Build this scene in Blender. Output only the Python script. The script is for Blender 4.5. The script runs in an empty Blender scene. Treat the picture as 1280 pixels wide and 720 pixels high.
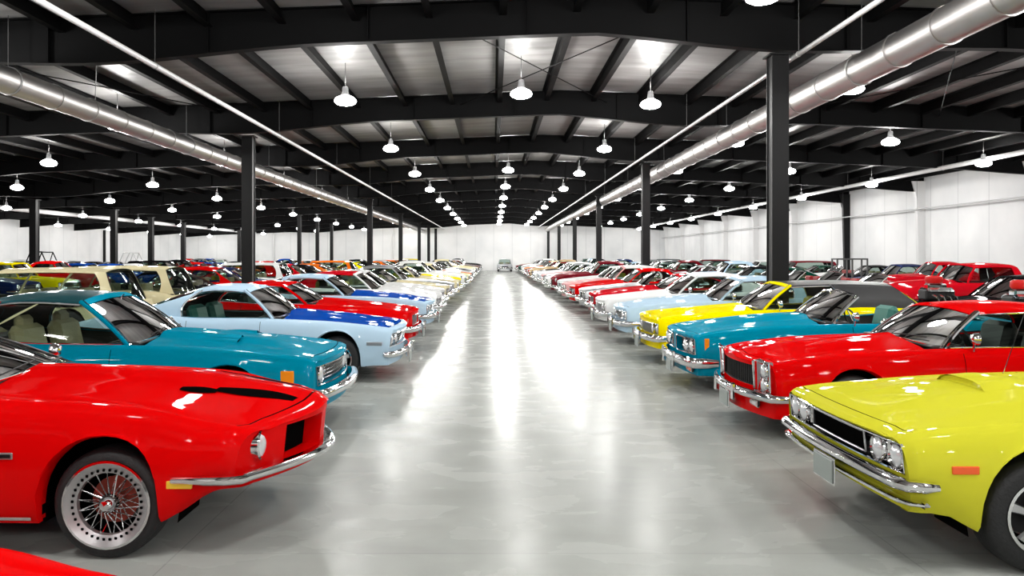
import bpy, math, random
import numpy as np
from mathutils import Vector, Matrix

random.seed(7)
R = math.radians
sc = bpy.context.scene
COL = sc.collection

# ------------------------------------------------------------------ camera, world, exposure
EYE = 1.78
cam_d = bpy.data.cameras.new('camera')
cam = bpy.data.objects.new('camera', cam_d)
COL.objects.link(cam)
cam.location = (0, 0, EYE)
cam.rotation_euler = (R(90), 0, 0)
cam_d.sensor_width = 36
cam_d.lens = 36 * 1000 / 1280
cam_d.shift_x = 23 / 1280
cam_d.shift_y = -39 / 1280
cam_d.clip_end = 400
cam_d.clip_start = 0.05
sc.camera = cam

world = bpy.data.worlds.new('world')
sc.world = world
world.use_nodes = True
world.node_tree.nodes['Background'].inputs[0].default_value = (0.9, 0.95, 1, 1)
world.node_tree.nodes['Background'].inputs[1].default_value = 0.15
sc.view_settings.view_transform = 'Standard'
sc.view_settings.look = 'None'
sc.view_settings.gamma = 1
sc.view_settings.use_curve_mapping = False
sc.view_settings.exposure = 0.6
sc.cycles.max_bounces = 8
sc.cycles.diffuse_bounces = 3
sc.cycles.glossy_bounces = 3
sc.cycles.transparent_max_bounces = 12
sc.cycles.sample_clamp_indirect = 4
sc.cycles.caustics_reflective = False
sc.cycles.caustics_refractive = False
LAMP_W = 150
LENS_E = 30

# ------------------------------------------------------------------ materials
MATS = {}
def new_mat(name):
    m = bpy.data.materials.new(name); m.use_nodes = True
    return m, m.node_tree, m.node_tree.nodes['Principled BSDF']

def mat(name, col, rough=.5, metal=0, coat=0, spec=.5, emit=None, es=0, bump=None, coat_rough=.03):
    if name in MATS: return MATS[name]
    m, nt, b = new_mat(name)
    b.inputs['Base Color'].default_value = (*col, 1)
    b.inputs['Roughness'].default_value = rough
    b.inputs['Metallic'].default_value = metal
    b.inputs['Coat Weight'].default_value = coat
    b.inputs['Coat IOR'].default_value = 1.38
    b.inputs['Coat Roughness'].default_value = coat_rough
    b.inputs['Specular IOR Level'].default_value = spec
    if emit:
        b.inputs['Emission Color'].default_value = (*emit, 1)
        b.inputs['Emission Strength'].default_value = es
    if bump:
        sc_, st = bump
        tc = nt.nodes.new('ShaderNodeTexCoord'); nz = nt.nodes.new('ShaderNodeTexNoise'); bp = nt.nodes.new('ShaderNodeBump')
        nz.inputs['Scale'].default_value = sc_; bp.inputs['Strength'].default_value = st; bp.inputs['Distance'].default_value = .02
        nt.links.new(tc.outputs['Object'], nz.inputs['Vector']); nt.links.new(nz.outputs['Fac'], bp.inputs['Height'])
        nt.links.new(bp.outputs['Normal'], b.inputs['Normal'])
    MATS[name] = m
    return m

mat('chrome', (.86, .86, .87), .07, 1)
mat('lip', (.50, .50, .51), .33, .85)
mat('brushed', (.55, .55, .56), .3, 1)
mat('galvanised', (.50, .485, .475), .40, 1, bump=(3, .25))
mat('rubber', (.008, .008, .009), .55, bump=(60, .2))
mat('black', (.006, .006, .006), .6)
mat('gap', (.003, .003, .003), .8, spec=0)
mat('blackgloss', (.006, .006, .007), .18, coat=.6)
mat('vinyl', (.012, .012, .013), .38, bump=(300, .2))
mat('interior', (.025, .023, .022), .7)
mat('tan', (.42, .36, .20), .6, bump=(40, .3))
mat('seatgreen', (.03, .16, .13), .55)
mat('seatyellow', (.75, .6, .02), .5)
mat('seatblack', (.02, .02, .02), .5)
mat('seatred', (.35, .01, .01), .5)
mat('amber', (.95, .30, .01), .25, coat=1)
mat('orange_red', (.85, .10, .01), .25, coat=1)
mat('yellow_lens', (.95, .62, .03), .3, coat=1)
mat('redlens', (.5, .0, .0), .2, coat=1)
mat('lens', (.80, .82, .84), .12, .35, coat=1)
mat('plate', (.30, .34, .32), .4)
mat('steel_black', (.0022, .0022, .0024), .6, spec=.08)
mat('steel_column', (.006, .006, .0065), .5, spec=.2)
mat('white_steel', (.75, .75, .75), .4)
mat('conduit', (.55, .55, .55), .4, .4)
mat('darkpipe', (.06, .06, .06), .5)
mat('lamp_body', (.35, .35, .36), .35, .6)
mat('lamp_lens', (1, 1, 1), .4, emit=(1, .99, .96), es=LENS_E)
mat('brake', (.35, .06, .04), .4, .5)  # disc behind wire spokes: red light falling on it is put into the colour

def glass_mat(name, tint, amt):
    m = bpy.data.materials.new(name); m.use_nodes = True
    nt = m.node_tree; nt.nodes.clear()
    out = nt.nodes.new('ShaderNodeOutputMaterial'); mx = nt.nodes.new('ShaderNodeMixShader')
    tr = nt.nodes.new('ShaderNodeBsdfTransparent'); gl = nt.nodes.new('ShaderNodeBsdfGlossy')
    lw = nt.nodes.new('ShaderNodeLayerWeight'); lw.inputs[0].default_value = amt
    tr.inputs[0].default_value = (*tint, 1); gl.inputs['Roughness'].default_value = .02
    nt.links.new(lw.outputs['Fresnel'], mx.inputs[0]); nt.links.new(tr.outputs[0], mx.inputs[1])
    nt.links.new(gl.outputs[0], mx.inputs[2]); nt.links.new(mx.outputs[0], out.inputs[0])
    MATS[name] = m
glass_mat('glass', (.66, .74, .70), .24)
glass_mat('sideglass', (.62, .70, .66), .30)

PAINTS = {}
def paint(name, col, metal=0.0, rough=.32):
    PAINTS[name] = mat('paint ' + name, col, rough, metal, coat=.28, coat_rough=.015, spec=.0)
paint('red', (.70, .0015, .002))
paint('crimson', (.55, .004, .012))
paint('teal', (.0, .24, .37), .05)
paint('dark teal', (.02, .085, .10), .3)
paint('light blue', (.50, .68, .83))
paint('blue', (.003, .06, .37), .0)
paint('pastel yellow', (.62, .60, .035))
paint('yellow', (.93, .76, .0))
paint('orange', (.85, .16, .01))
paint('cream', (.80, .72, .45))
paint('white', (.82, .83, .82))
paint('black', (.006, .006, .007))
paint('dark green', (.004, .06, .035), .2)
paint('maroon', (.16, .005, .012), .2)
paint('silver', (.52, .54, .56), .7)
paint('pink', (.80, .42, .42))
paint('grey', (.14, .15, .16), .4)
paint('navy', (.008, .02, .10), .2)
paint('tan', (.50, .36, .20), .1)
paint('pale green', (.45, .62, .42))

def floor_mat():
    m, nt, b = new_mat('polished concrete')
    N = nt.nodes.new; L = nt.links.new
    tc = N('ShaderNodeTexCoord')
    mp = N('ShaderNodeMapping'); mp.inputs['Scale'].default_value = (1, 1, 1); L(tc.outputs['Object'], mp.inputs[0])
    n1 = N('ShaderNodeTexNoise'); n1.inputs['Scale'].default_value = .35; n1.inputs['Detail'].default_value = 6; n1.inputs['Roughness'].default_value = .6
    n2 = N('ShaderNodeTexNoise'); n2.inputs['Scale'].default_value = 2.4; n2.inputs['Detail'].default_value = 8; n2.inputs['Distortion'].default_value = .3
    mps = N('ShaderNodeMapping'); mps.inputs['Scale'].default_value = (.6, 1.0, 1); L(tc.outputs['Object'], mps.inputs[0])
    L(mp.outputs[0], n1.inputs['Vector']); L(mps.outputs[0], n2.inputs['Vector'])
    cr = N('ShaderNodeValToRGB'); cr.color_ramp.elements[0].position = .3; cr.color_ramp.elements[1].position = .72
    cr.color_ramp.elements[0].color = (.31, .325, .305, 1); cr.color_ramp.elements[1].color = (.44, .46, .435, 1)
    mixf = N('ShaderNodeMath'); mixf.operation = 'MULTIPLY_ADD'; mixf.inputs[1].default_value = .5
    mul = N('ShaderNodeMath'); mul.operation = 'MULTIPLY'; mul.inputs[1].default_value = .5
    L(n2.outputs['Fac'], mul.inputs[0]); L(n1.outputs['Fac'], mixf.inputs[0]); L(mul.outputs[0], mixf.inputs[2]); L(mixf.outputs[0], cr.inputs[0])
    # saw-cut joints
    br = N('ShaderNodeTexBrick'); br.offset = 0; br.inputs['Scale'].default_value = 1
    br.inputs['Brick Width'].default_value = 4.35; br.inputs['Row Height'].default_value = 4.35; br.inputs['Mortar Size'].default_value = .005
    br.inputs['Color1'].default_value = (1, 1, 1, 1); br.inputs['Color2'].default_value = (.93, .93, .93, 1); br.inputs['Mortar'].default_value = (.6, .6, .6, 1)
    mb_ = N('ShaderNodeMapping'); mb_.inputs['Location'].default_value = (1.9, 3.9, 0); L(tc.outputs['Object'], mb_.inputs[0]); L(mb_.outputs[0], br.inputs['Vector'])
    mx = N('ShaderNodeMix'); mx.data_type = 'RGBA'; mx.blend_type = 'MULTIPLY'; mx.inputs[0].default_value = .6
    L(cr.outputs[0], mx.inputs[6]); L(br.outputs['Color'], mx.inputs[7]); L(mx.outputs[2], b.inputs['Base Color'])
    rr = N('ShaderNodeMapRange'); rr.inputs['From Min'].default_value = .3; rr.inputs['From Max'].default_value = .7
    rr.inputs['To Min'].default_value = .21; rr.inputs['To Max'].default_value = .31
    L(n2.outputs['Fac'], rr.inputs[0]); L(rr.outputs[0], b.inputs['Roughness'])
    b.inputs['Specular IOR Level'].default_value = .035
    n3 = N('ShaderNodeTexNoise'); n3.inputs['Scale'].default_value = 1.1; n3.inputs['Detail'].default_value = 3; L(tc.outputs['Object'], n3.inputs['Vector'])
    bp = N('ShaderNodeBump'); bp.inputs['Strength'].default_value = .12; bp.inputs['Distance'].default_value = .03
    L(n3.outputs['Fac'], bp.inputs['Height']); L(bp.outputs[0], b.inputs['Normal'])
    MATS['floor'] = m
floor_mat()

def wall_mat(name, axis):
    m, nt, b = new_mat(name)
    N = nt.nodes.new; L = nt.links.new
    tc = N('ShaderNodeTexCoord'); sp = N('ShaderNodeSeparateXYZ'); L(tc.outputs['Object'], sp.inputs[0])
    # vertical sheet seams
    wv = N('ShaderNodeMath'); wv.operation = 'MODULO'; wv.inputs[1].default_value = 2.4
    ad = N('ShaderNodeMath'); ad.operation = 'ADD'; ad.inputs[1].default_value = 240
    L(sp.outputs[axis], ad.inputs[0]); L(ad.outputs[0], wv.inputs[0])
    lt = N('ShaderNodeMath'); lt.operation = 'LESS_THAN'; lt.inputs[1].default_value = .03; L(wv.outputs[0], lt.inputs[0])
    nz = N('ShaderNodeTexNoise'); nz.inputs['Scale'].default_value = .25; nz.inputs['Detail'].default_value = 4; L(tc.outputs['Object'], nz.inputs[0])
    cr = N('ShaderNodeValToRGB'); cr.color_ramp.elements[0].color = (.70, .71, .72, 1); cr.color_ramp.elements[1].color = (.86, .86, .86, 1)
    cr.color_ramp.elements[0].position = .3; cr.color_ramp.elements[1].position = .6
    L(nz.outputs['Fac'], cr.inputs[0])
    mx = N('ShaderNodeMix'); mx.data_type = 'RGBA'; mx.inputs[7].default_value = (.5, .51, .52, 1)
    L(lt.outputs[0], mx.inputs[0]); L(cr.outputs[0], mx.inputs[6]); L(mx.outputs[2], b.inputs['Base Color'])
    b.inputs['Roughness'].default_value = .6
    MATS[name] = m
wall_mat('wall_x', 0); wall_mat('wall_y', 1)

def ceil_mat():
    m, nt, b = new_mat('insulation')
    N = nt.nodes.new; L = nt.links.new
    tc = N('ShaderNodeTexCoord'); mp = N('ShaderNodeMapping'); mp.inputs['Scale'].default_value = (.3, 1.6, 1); L(tc.outputs['Object'], mp.inputs[0])
    nz = N('ShaderNodeTexNoise'); nz.inputs['Scale'].default_value = 1.5; nz.inputs['Detail'].default_value = 5; L(mp.outputs[0], nz.inputs[0])
    cr = N('ShaderNodeValToRGB'); cr.color_ramp.elements[0].color = (.145, .14, .136, 1); cr.color_ramp.elements[1].color = (.27, .265, .26, 1)
    cr.color_ramp.elements[0].position = .3; cr.color_ramp.elements[1].position = .7
    L(nz.outputs['Fac'], cr.inputs[0]); L(cr.outputs[0], b.inputs['Base Color'])
    bp = N('ShaderNodeBump'); bp.inputs['Strength'].default_value = .5; bp.inputs['Distance'].default_value = .05
    L(nz.outputs['Fac'], bp.inputs['Height']); L(bp.outputs[0], b.inputs['Normal'])
    b.inputs['Roughness'].default_value = .45
    MATS['insulation'] = m
ceil_mat()

# ------------------------------------------------------------------ mesh builder
class MB:
    def __init__(s): s.v = []; s.f = []; s.m = []; s.keys = []
    def k(s, key):
        if key not in s.keys: s.keys.append(key)
        return s.keys.index(key)
    def add(s, vs, fs, key):
        o = len(s.v); i = s.k(key)
        s.v.extend([tuple(map(float, p)) for p in vs])
        for f in fs: s.f.append(tuple(o + a for a in f)); s.m.append(i)
        return s
    def merge(s, b):
        o = len(s.v); s.v.extend(b.v)
        for f, m in zip(b.f, b.m): s.f.append(tuple(o + a for a in f)); s.m.append(s.k(b.keys[m]))
    def box(s, c, d, key, ch=0.0, rot=None):
        x, y, z = d[0] / 2, d[1] / 2, d[2] / 2
        if ch <= 0:
            vs = [(a * x, b * y, e * z) for a in (-1, 1) for b in (-1, 1) for e in (-1, 1)]
            fs = [(0, 1, 3, 2), (4, 6, 7, 5), (0, 4, 5, 1), (2, 3, 7, 6), (0, 2, 6, 4), (1, 5, 7, 3)]
        else:   # bevelled in every edge via 3 corner verts
            vs = []; idx = {}
            for a in (-1, 1):
                for b in (-1, 1):
                    for e in (-1, 1):
                        for t in range(3):
                            p = [a * (x - ch), b * (y - ch), e * (z - ch)]
                            p[t] = (a, b, e)[t] * (x, y, z)[t]
                            idx[(a, b, e, t)] = len(vs); vs.append(p)
            fs = []
            for t in range(3):
                u, w = [q for q in range(3) if q != t]
                for sg in (-1, 1):
                    lp = []
                    for (p, q) in ((-1, -1), (1, -1), (1, 1), (-1, 1)):
                        kk = [0, 0, 0]; kk[t] = sg; kk[u] = p; kk[w] = q
                        lp.append(idx[(*kk, t)])
                    fs.append(tuple(lp))
            for t in range(3):
                u, w = [q for q in range(3) if q != t]
                for p in (-1, 1):
                    for q in (-1, 1):
                        def K(sg, tt):
                            kk = [0, 0, 0]; kk[t] = sg; kk[u] = p; kk[w] = q
                            return idx[(*kk, tt)]
                        fs.append((K(-1, u), K(1, u), K(1, w), K(-1, w)))
            for a in (-1, 1):
                for b in (-1, 1):
                    for e in (-1, 1): fs.append(tuple(idx[(a, b, e, t)] for t in range(3)))
        M = rot if rot is not None else Matrix.Identity(3)
        vs = [tuple(M @ Vector(p) + Vector(c)) for p in vs]
        return s.add(vs, fs, key)
    def grid(s, P, key, closed_u=False, closed_v=False, skip=None, keyf=None):
        nu, nv = len(P), len(P[0]); o = len(s.v)
        for row in P:
            for p in row: s.v.append(tuple(map(float, p)))
        for i in range(nu if closed_u else nu - 1):
            for j in range(nv if closed_v else nv - 1):
                if skip and skip(i, j): continue
                i2, j2 = (i + 1) % nu, (j + 1) % nv
                s.f.append((o + i * nv + j, o + i2 * nv + j, o + i2 * nv + j2, o + i * nv + j2))
                s.m.append(s.k(keyf(i, j) if keyf else key))
        return s
    def tube(s, path, r, key, n=8, closed=False, cap=True):
        pts = [Vector(p) for p in path]; rows = []
        N = len(pts); up = Vector((0, 0, 1)); prev = None
        for i, p in enumerate(pts):
            a = pts[(i - 1) % N] if (closed or i > 0) else p
            b = pts[(i + 1) % N] if (closed or i < N - 1) else p
            t = (b - a).normalized()
            ref = prev if prev is not None else (up if abs(t.z) < .9 else Vector((1, 0, 0)))
            u = (ref - t * ref.dot(t)).normalized(); w = t.cross(u); prev = u
            rr = r[i] if isinstance(r, (list, tuple)) else r
            rows.append([p + (u * math.cos(q) + w * math.sin(q)) * rr for q in [2 * math.pi * k / n for k in range(n)]])
        o = len(s.v)
        s.grid(rows, key, closed_u=closed, closed_v=True)
        if cap and not closed:
            s.f.append(tuple(o + k for k in range(n))); s.m.append(s.k(key))
            s.f.append(tuple(o + (N - 1) * n + k for k in range(n))[::-1]); s.m.append(s.k(key))
        return s
    def lathe(s, prof, c, key, axis='y', n=24, keyf=None):
        # prof: list of (radius, along)
        rows = []
        for (r, h) in prof:
            row = []
            for k in range(n):
                q = 2 * math.pi * k / n; a, b = r * math.cos(q), r * math.sin(q)
                p = {'x': (h, a, b), 'y': (a, h, b), 'z': (a, b, h)}[axis]
                row.append((c[0] + p[0], c[1] + p[1], c[2] + p[2]))
            rows.append(row)
        return s.grid(rows, key, closed_v=True, keyf=keyf)
    def poly_extrude(s, pts, d, key):   # closed 3-D outline pushed by vector d
        n = len(pts); vs = list(pts) + [tuple(np.array(p) + np.array(d)) for p in pts]
        fs = [tuple(range(n))[::-1], tuple(range(n, 2 * n))] + [(i, (i + 1) % n, n + (i + 1) % n, n + i) for i in range(n)]
        return s.add(vs, fs, key)
    def mesh(s, name, angle=35):
        me = bpy.data.meshes.new(name)
        me.from_pydata(s.v, [], s.f)
        for k in s.keys: me.materials.append(MATS.get(k) or MATS['black'])
        me.polygons.foreach_set('material_index', s.m)
        me.polygons.foreach_set('use_smooth', [True] * len(s.f))
        me.update()
        me.set_sharp_from_angle(angle=R(angle))
        me['keys'] = s.keys
        return me

def link(name, data, parent=None, loc=(0, 0, 0), rz=0):
    o = bpy.data.objects.new(name, data); COL.objects.link(o)
    o.location = loc; o.rotation_euler = (0, 0, rz)
    if parent is not None: o.parent = parent
    return o
def tag(o, label=None, cat=None, group=None, kind=None):
    if label: o['label'] = label
    if cat: o['category'] = cat
    if group: o['group'] = group
    if kind: o['kind'] = kind
    return o
def struct(name, mb, loc=(0, 0, 0), angle=35, label=None):
    o = link(name, mb.mesh(name, angle), None, loc); o['kind'] = 'structure'
    if label: o['label'] = label
    return o

# ------------------------------------------------------------------ the hall
XL, XR, Y0, Y1 = -40.0, 22.3, -14.0, 104.0
RIDGE_X, RIDGE_Z, SL = 2.0, 6.80, .04
def roof_z(x): return RIDGE_Z - SL * abs(x - RIDGE_X)
FR = [15.35 + 8.7 * k for k in range(-3, 11)]           # frames; index 3 is the first one in view

m = MB(); m.box(((XL + XR) / 2, (Y0 + Y1) / 2, -.15), (XR - XL + .6, Y1 - Y0 + .6, .3), 'floor'); struct('floor', m)
m = MB()
m.add([(XL, Y0, roof_z(XL)), (RIDGE_X, Y0, RIDGE_Z), (XR, Y0, roof_z(XR)), (XL, Y1, roof_z(XL)), (RIDGE_X, Y1, RIDGE_Z), (XR, Y1, roof_z(XR)),
       (XL, Y0, 7.2), (XR, Y0, 7.2), (XL, Y1, 7.2), (XR, Y1, 7.2)],
      [(0, 1, 4, 3), (1, 2, 5, 4), (6, 8, 9, 7), (0, 6, 7, 2, 1), (3, 4, 5, 9, 8), (0, 3, 8, 6), (2, 7, 9, 5)], 'insulation')
struct('ceiling', m)
m = MB(); m.box(((XL + XR) / 2, Y1 + .15, 3.5), (XR - XL + .6, .3, 7.0), 'wall_x'); struct('wall_back', m)
m = MB(); m.box(((XL + XR) / 2, Y0 - .15, 3.5), (XR - XL + .6, .3, 7.0), 'wall_x'); struct('wall_front', m)
m = MB(); m.box((XL - .15, (Y0 + Y1) / 2, 3.0), (.3, Y1 - Y0, 6), 'wall_y'); struct('wall_left', m)
m = MB(); m.box((XR + .15, (Y0 + Y1) / 2, 3.5), (.3, Y1 - Y0, 7), 'wall_y'); struct('wall_right', m)

COLR = {3: 5.45, 5: 6.22, 7: 6.6, 9: 6.85, 11: 6.95, 13: 7.0}
COLL = {4: -7.37, 7: -7.75, 9: -7.85, 11: -7.9, 12: -7.6, 13: -7.4}
# roof frames: tapered plate girders, one each
def frame(y, near):
    m = MB(); xs = []
    supports = [XL, -22.5, -7.5, 5.6, XR]
    def depth(x):
        d = .74
        for s_ in supports:
            t = max(0, 1 - abs(x - s_) / 4.2); d += .20 * t * t * (3 - 2 * t) * (.6 if s_ in (XL, XR) else 1)
        return d
    X = list(np.linspace(XL, XR, 90)) + [RIDGE_X]; X.sort()
    fl = .11
    def strip(yy, k0):
        top = [(x, yy, roof_z(x) - .02) for x in X]; bot = [(x, yy, roof_z(x) - depth(x)) for x in X]
        m.grid([top, bot], k0)
    strip(y - .01, 'steel_black'); strip(y + .01, 'steel_black')
    for (zo, th) in ((0, .025),):
        a = [(x, y - fl, roof_z(x) - depth(x) + .02) for x in X]; b = [(x, y + fl, roof_z(x) - depth(x) + .02) for x in X]
        c = [(x, y + fl, roof_z(x) - depth(x)) for x in X]; d = [(x, y - fl, roof_z(x) - depth(x)) for x in X]
        m.grid([a, b, c, d, a], 'steel_black')
    a = [(x, y - fl, roof_z(x) - .03) for x in X]; b = [(x, y + fl, roof_z(x) - .03) for x in X]
    c = [(x, y + fl, roof_z(x) - .05) for x in X]; d = [(x, y - fl, roof_z(x) - .05) for x in X]
    m.grid([a, b, c, d, a], 'steel_black')
    # web stiffeners
    for x in np.arange(XL + 1, XR, 3.05):
        z0, z1 = roof_z(x) - depth(x) + .01, roof_z(x) - .03
        m.box((x, y, (z0 + z1) / 2), (.014, .2, z1 - z0), 'steel_black')
    return m
for i, y in enumerate(FR):
    struct('roof_beam', frame(y, i < 7), angle=30)
m = None
# purlins, one long member per line
x = RIDGE_X - .45
px = []
while x > XL + .5: px.append(x); x -= 1.41
x = RIDGE_X + .96
while x < XR - .4: px.append(x); x += 1.41
for x in px:
    m = MB(); z = roof_z(x)
    m.box((0, (Y0 + Y1) / 2, -.165), (.02, Y1 - Y0 - .1, .29), 'steel_black')
    m.box((.04, (Y0 + Y1) / 2, -.305), (.14, Y1 - Y0 - .1, .015), 'steel_black')
    m.box((-.04, (Y0 + Y1) / 2, -.028), (.10, Y1 - Y0 - .1, .015), 'steel_black')
    struct('purlin', m, (x, 0, z))

def column(x, y, w, key, top, wallcol=False):
    m = MB()
    if wallcol:
        t = .5
        a = w
        pts = [(x, y - .12, 0), (x - .3, y - .12, 0), (x - a, y - .12, top - .9), (x - a - .25, y - .12, top), (x, y - .12, top)]
        m.poly_extrude(pts, (0, .24, 0), key)
    else:
        h = w / 2
        m.box((x, y - h + .012, top / 2), (w, .024, top), key); m.box((x, y + h - .012, top / 2), (w, .024, top), key)
        m.box((x, y, top / 2), (.02, w - .04, top), key)
        m.box((x - h + .03, y, top / 2), (.016, w - .04, top), key); m.box((x + h - .03, y, top / 2), (.016, w - .04, top), key)
        m.box((x, y, .012), (w + .16, w + .16, .024), key); m.box((x, y, top - .015), (w + .12, w + .1, .03), key)
    return struct('column', m)
for k, x in COLR.items(): column(x, FR[k], .32, 'steel_column', roof_z(x) - 1.02)
for k, x in COLL.items(): column(x, FR[k], .32, 'steel_column', roof_z(x) - 1.02)
for k, x in {6: -23.8, 7: -23.8, 8: -25.2, 9: -26.2, 11: -27.0}.items(): column(x, FR[k], .34, 'steel_column', roof_z(x) - 1.02)
for k, x in {9: -16.4, 10: -16.8, 11: -17.2}.items(): column(x, FR[k], .3, 'steel_column', roof_z(x) - .76)
for k in range(3, 14):
    key = 'steel_column' if k in (7,) else 'white_steel'
    column(XR, FR[k], .42, key, roof_z(XR) - .3, True)
for k, yy in enumerate((60, 70, 82, 93)):
    m = MB(); m.box((XL + .12, yy, 2.3), (.2, .2, 4.4), 'steel_column'); struct('column', m)
# thin posts on the end wall
for xx in (-33, -28.5, -21, -13, 20, 13.5):
    m = MB(); m.box((xx, Y1 - .1, (roof_z(xx) - .3) / 2), (.16, .18, roof_z(xx) - .3), 'white_steel' if xx > 15 else 'conduit'); struct('column', m)

# ducts, pipes
def long_tube(name, cat, label, x, z, r, key, y0=Y0 + .3, y1=Y1 - .3, rings=0, n=14, group=None):
    t = tag(link(name, None, None, (x, y0, z)), label, cat, group)
    m = MB(); L = y1 - y0
    m.tube([(0, 0, 0), (0, L, 0)], r, key, n)
    link('pipe' if r < .15 else 'duct_run', m.mesh(name), t)
    if rings:
        q = 1.2
        while q < L:
            mm = MB(); mm.lathe([(r + .001, -.03), (r + .018, -.03), (r + .018, .03), (r + .001, .03)], (0, q, 0), key, 'y', n)
            link('seam_band', mm.mesh('seam_band'), t); q += rings
            if q > 75: break
    hz = 0
    q = 2.6
    while q < min(L, 72):
        mm = MB(); top = roof_z(x) - z - .05
        mm.tube([(0, q, r * .9), (0, q, top)], .008, 'darkpipe', 5)
        mm.tube([(r * 1.05 * math.cos(a), q, r * 1.05 * math.sin(a)) for a in [k * math.pi / 6 for k in range(12)]], .01, 'conduit', 4, closed=True)
        link('hanger', mm.mesh('hanger'), t); q += 8.7
    return t
long_tube('ventilation_duct', 'duct', 'large round galvanised duct running above the row to the right of the aisle', 6.9, EYE + 3.52, .29, 'galvanised', rings=1.45, n=20)
long_tube('ventilation_duct', 'duct', 'large round galvanised duct running above the row to the left of the aisle', -9.1, EYE + 3.30, .25, 'galvanised', rings=1.45, n=20)
long_tube('ventilation_duct', 'duct', 'pale slim duct far out over the left side of the hall', -30.5, EYE + 3.05, .15, 'white_steel', n=12)
long_tube('sprinkler_pipe', 'pipe', 'thin white pipe hung under the roof above the row left of the aisle', -6.35, EYE + 3.58, .05, 'white_steel')
long_tube('sprinkler_pipe', 'pipe', 'thin grey pipe passing just beside the tall black columns right of the aisle', 5.72, EYE + 3.80, .045, 'conduit')
long_tube('sprinkler_pipe', 'pipe', 'pale pipe hung under the roof near the white right-hand wall', 18.2, EYE + 3.60, .09, 'white_steel')
long_tube('conduit_line', 'pipe', 'thin conduit running along the white right-hand wall below the roof', XR - .55, EYE + 2.45, .035, 'conduit')
# bracing rods between frames
rods = [(-1, FR[3], 3.4, FR[4]), (3.4, FR[3], -1, FR[4]), (-12, FR[3], -7.6, FR[4]), (-7.6, FR[3], -12, FR[4]), (9, FR[3], 13.4, FR[4]), (13.4, FR[3], 9, FR[4])]
for i, (xa, ya, xb, yb) in enumerate(rods):
    m = MB(); m.tube([(xa, ya, roof_z(xa) - .33), (xb, yb, roof_z(xb) - .33)], .014, 'steel_black', 6)
    struct('bracing_rod', m)

# ------------------------------------------------------------------ high-bay lamps
def lamp_meshes():
    h = MB(); h.lathe([(.0, .34), (.06, .34), (.075, .31), (.08, .20), (.10, .16), (.11, .13), (.10, .12), (.0, .12)], (0, 0, 0), 'lamp_body', 'z', 24)
    l = MB(); l.lathe([(0.0, -.12), (.09, -.116), (.17, -.10), (.24, -.065), (.27, -.015), (.25, .04), (.19, .085), (.12, .115), (0, .12)], (0, 0, 0), 'lamp_lens', 'z', 24)
    return h.mesh('lamp_housing'), l.mesh('lens')
HM, LM = lamp_meshes()
ld = bpy.data.lights.new('high bay light', 'POINT'); ld.energy = LAMP_W; ld.shadow_soft_size = .22; ld.color = (1, .985, .96)
lup = bpy.data.lights.new('high bay uplight', 'POINT'); lup.energy = LAMP_W * .16; lup.shadow_soft_size = .08; lup.color = (1, .985, .96)
ORD = ['first', 'second', 'third', 'fourth', 'fifth', 'sixth', 'seventh', 'eighth', 'ninth', 'tenth', 'eleventh', 'twelfth', 'thirteenth', 'fourteenth', 'fifteenth', 'sixteenth',
       'seventeenth', 'eighteenth', 'nineteenth', 'twentieth', 'twenty-first', 'twenty-second', 'twenty-third', 'twenty-fourth', 'twenty-fifth', 'twenty-sixth', 'twenty-seventh',
       'twenty-eighth', 'twenty-ninth', 'thirtieth', 'thirty-first', 'thirty-second', 'thirty-third', 'thirty-fourth', 'thirty-fifth', 'thirty-sixth', 'thirty-seventh', 'thirty-eighth']
def lamp(x, y, label, group):
    z = EYE + 4.05 - SL * abs(x - RIDGE_X) + .02
    t = tag(link('ceiling_lamp', None, None, (x, y, z)), label, 'lamp', group)
    link('lamp_housing', HM, t); link('lens', LM, t)
    c = MB(); c.tube([(0, 0, .33), (0, 0, roof_z(x) - z - .02)], .008, 'darkpipe', 5); link('hanging_rod', c.mesh('hanging_rod'), t)
    lo = bpy.data.objects.new('lamp_light', ld); COL.objects.link(lo); lo.parent = t; lo.location = (0, 0, -.42)
    lu = bpy.data.objects.new('lamp_uplight', lup); COL.objects.link(lu); lu.parent = t; lu.location = (0, 0, .48)
mids = [FR[k] + 4.35 for k in range(-0, 13)]
lamp_rows = [(-3.65, 'lamp row left of the aisle centre', mids, 0), (.68, 'lamp row above the middle of the aisle', mids, 0), (4.1, 'lamp row right of the aisle centre', mids, 1.2),
             (8.15, 'lamp row along the large right duct', mids, -1.5), (12.6, 'lamp row beyond the right duct', mids, -3), (18.0, 'lamp row nearest the right wall', mids, 1),
             (-10.3, 'lamp row along the large left duct', mids, 2.2), (-15.9, 'lamp row beyond the left duct', mids, .2), (-21.5, 'lamp row far to the left', mids, -1),
             (-28.5, 'lamp row beside the pale slim duct', mids, 1), (-35.5, 'lamp row nearest the left wall', mids, 2)]
for (x, lab, ys, off) in lamp_rows:
    n = 0
    for k, y in enumerate(ys):
        y += off
        if k in (0,) and abs(x) > 13: continue
        if y > Y1 - 1: continue
        # is this one inside the picture?
        vis = y > 1 and -20 < 617 + 1000 * x / y < 1300 and 321 - 1000 * (4.05 - SL * abs(x - 2)) / y > 0
        if x > .5 and x < .8 and abs(y - 28.4) < 1: continue
        if not vis and y > 8 and abs(x) > 20: continue
        if vis: n += 1; lamp(x, y, 'high-bay lamp, %s from the front in the %s' % (ORD[n - 1], lab), 'high-bay lamps of the ' + lab)
        else: lamp(x, y, 'round high-bay lamp out of sight overhead', 'high-bay lamps behind and above the viewer')

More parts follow.
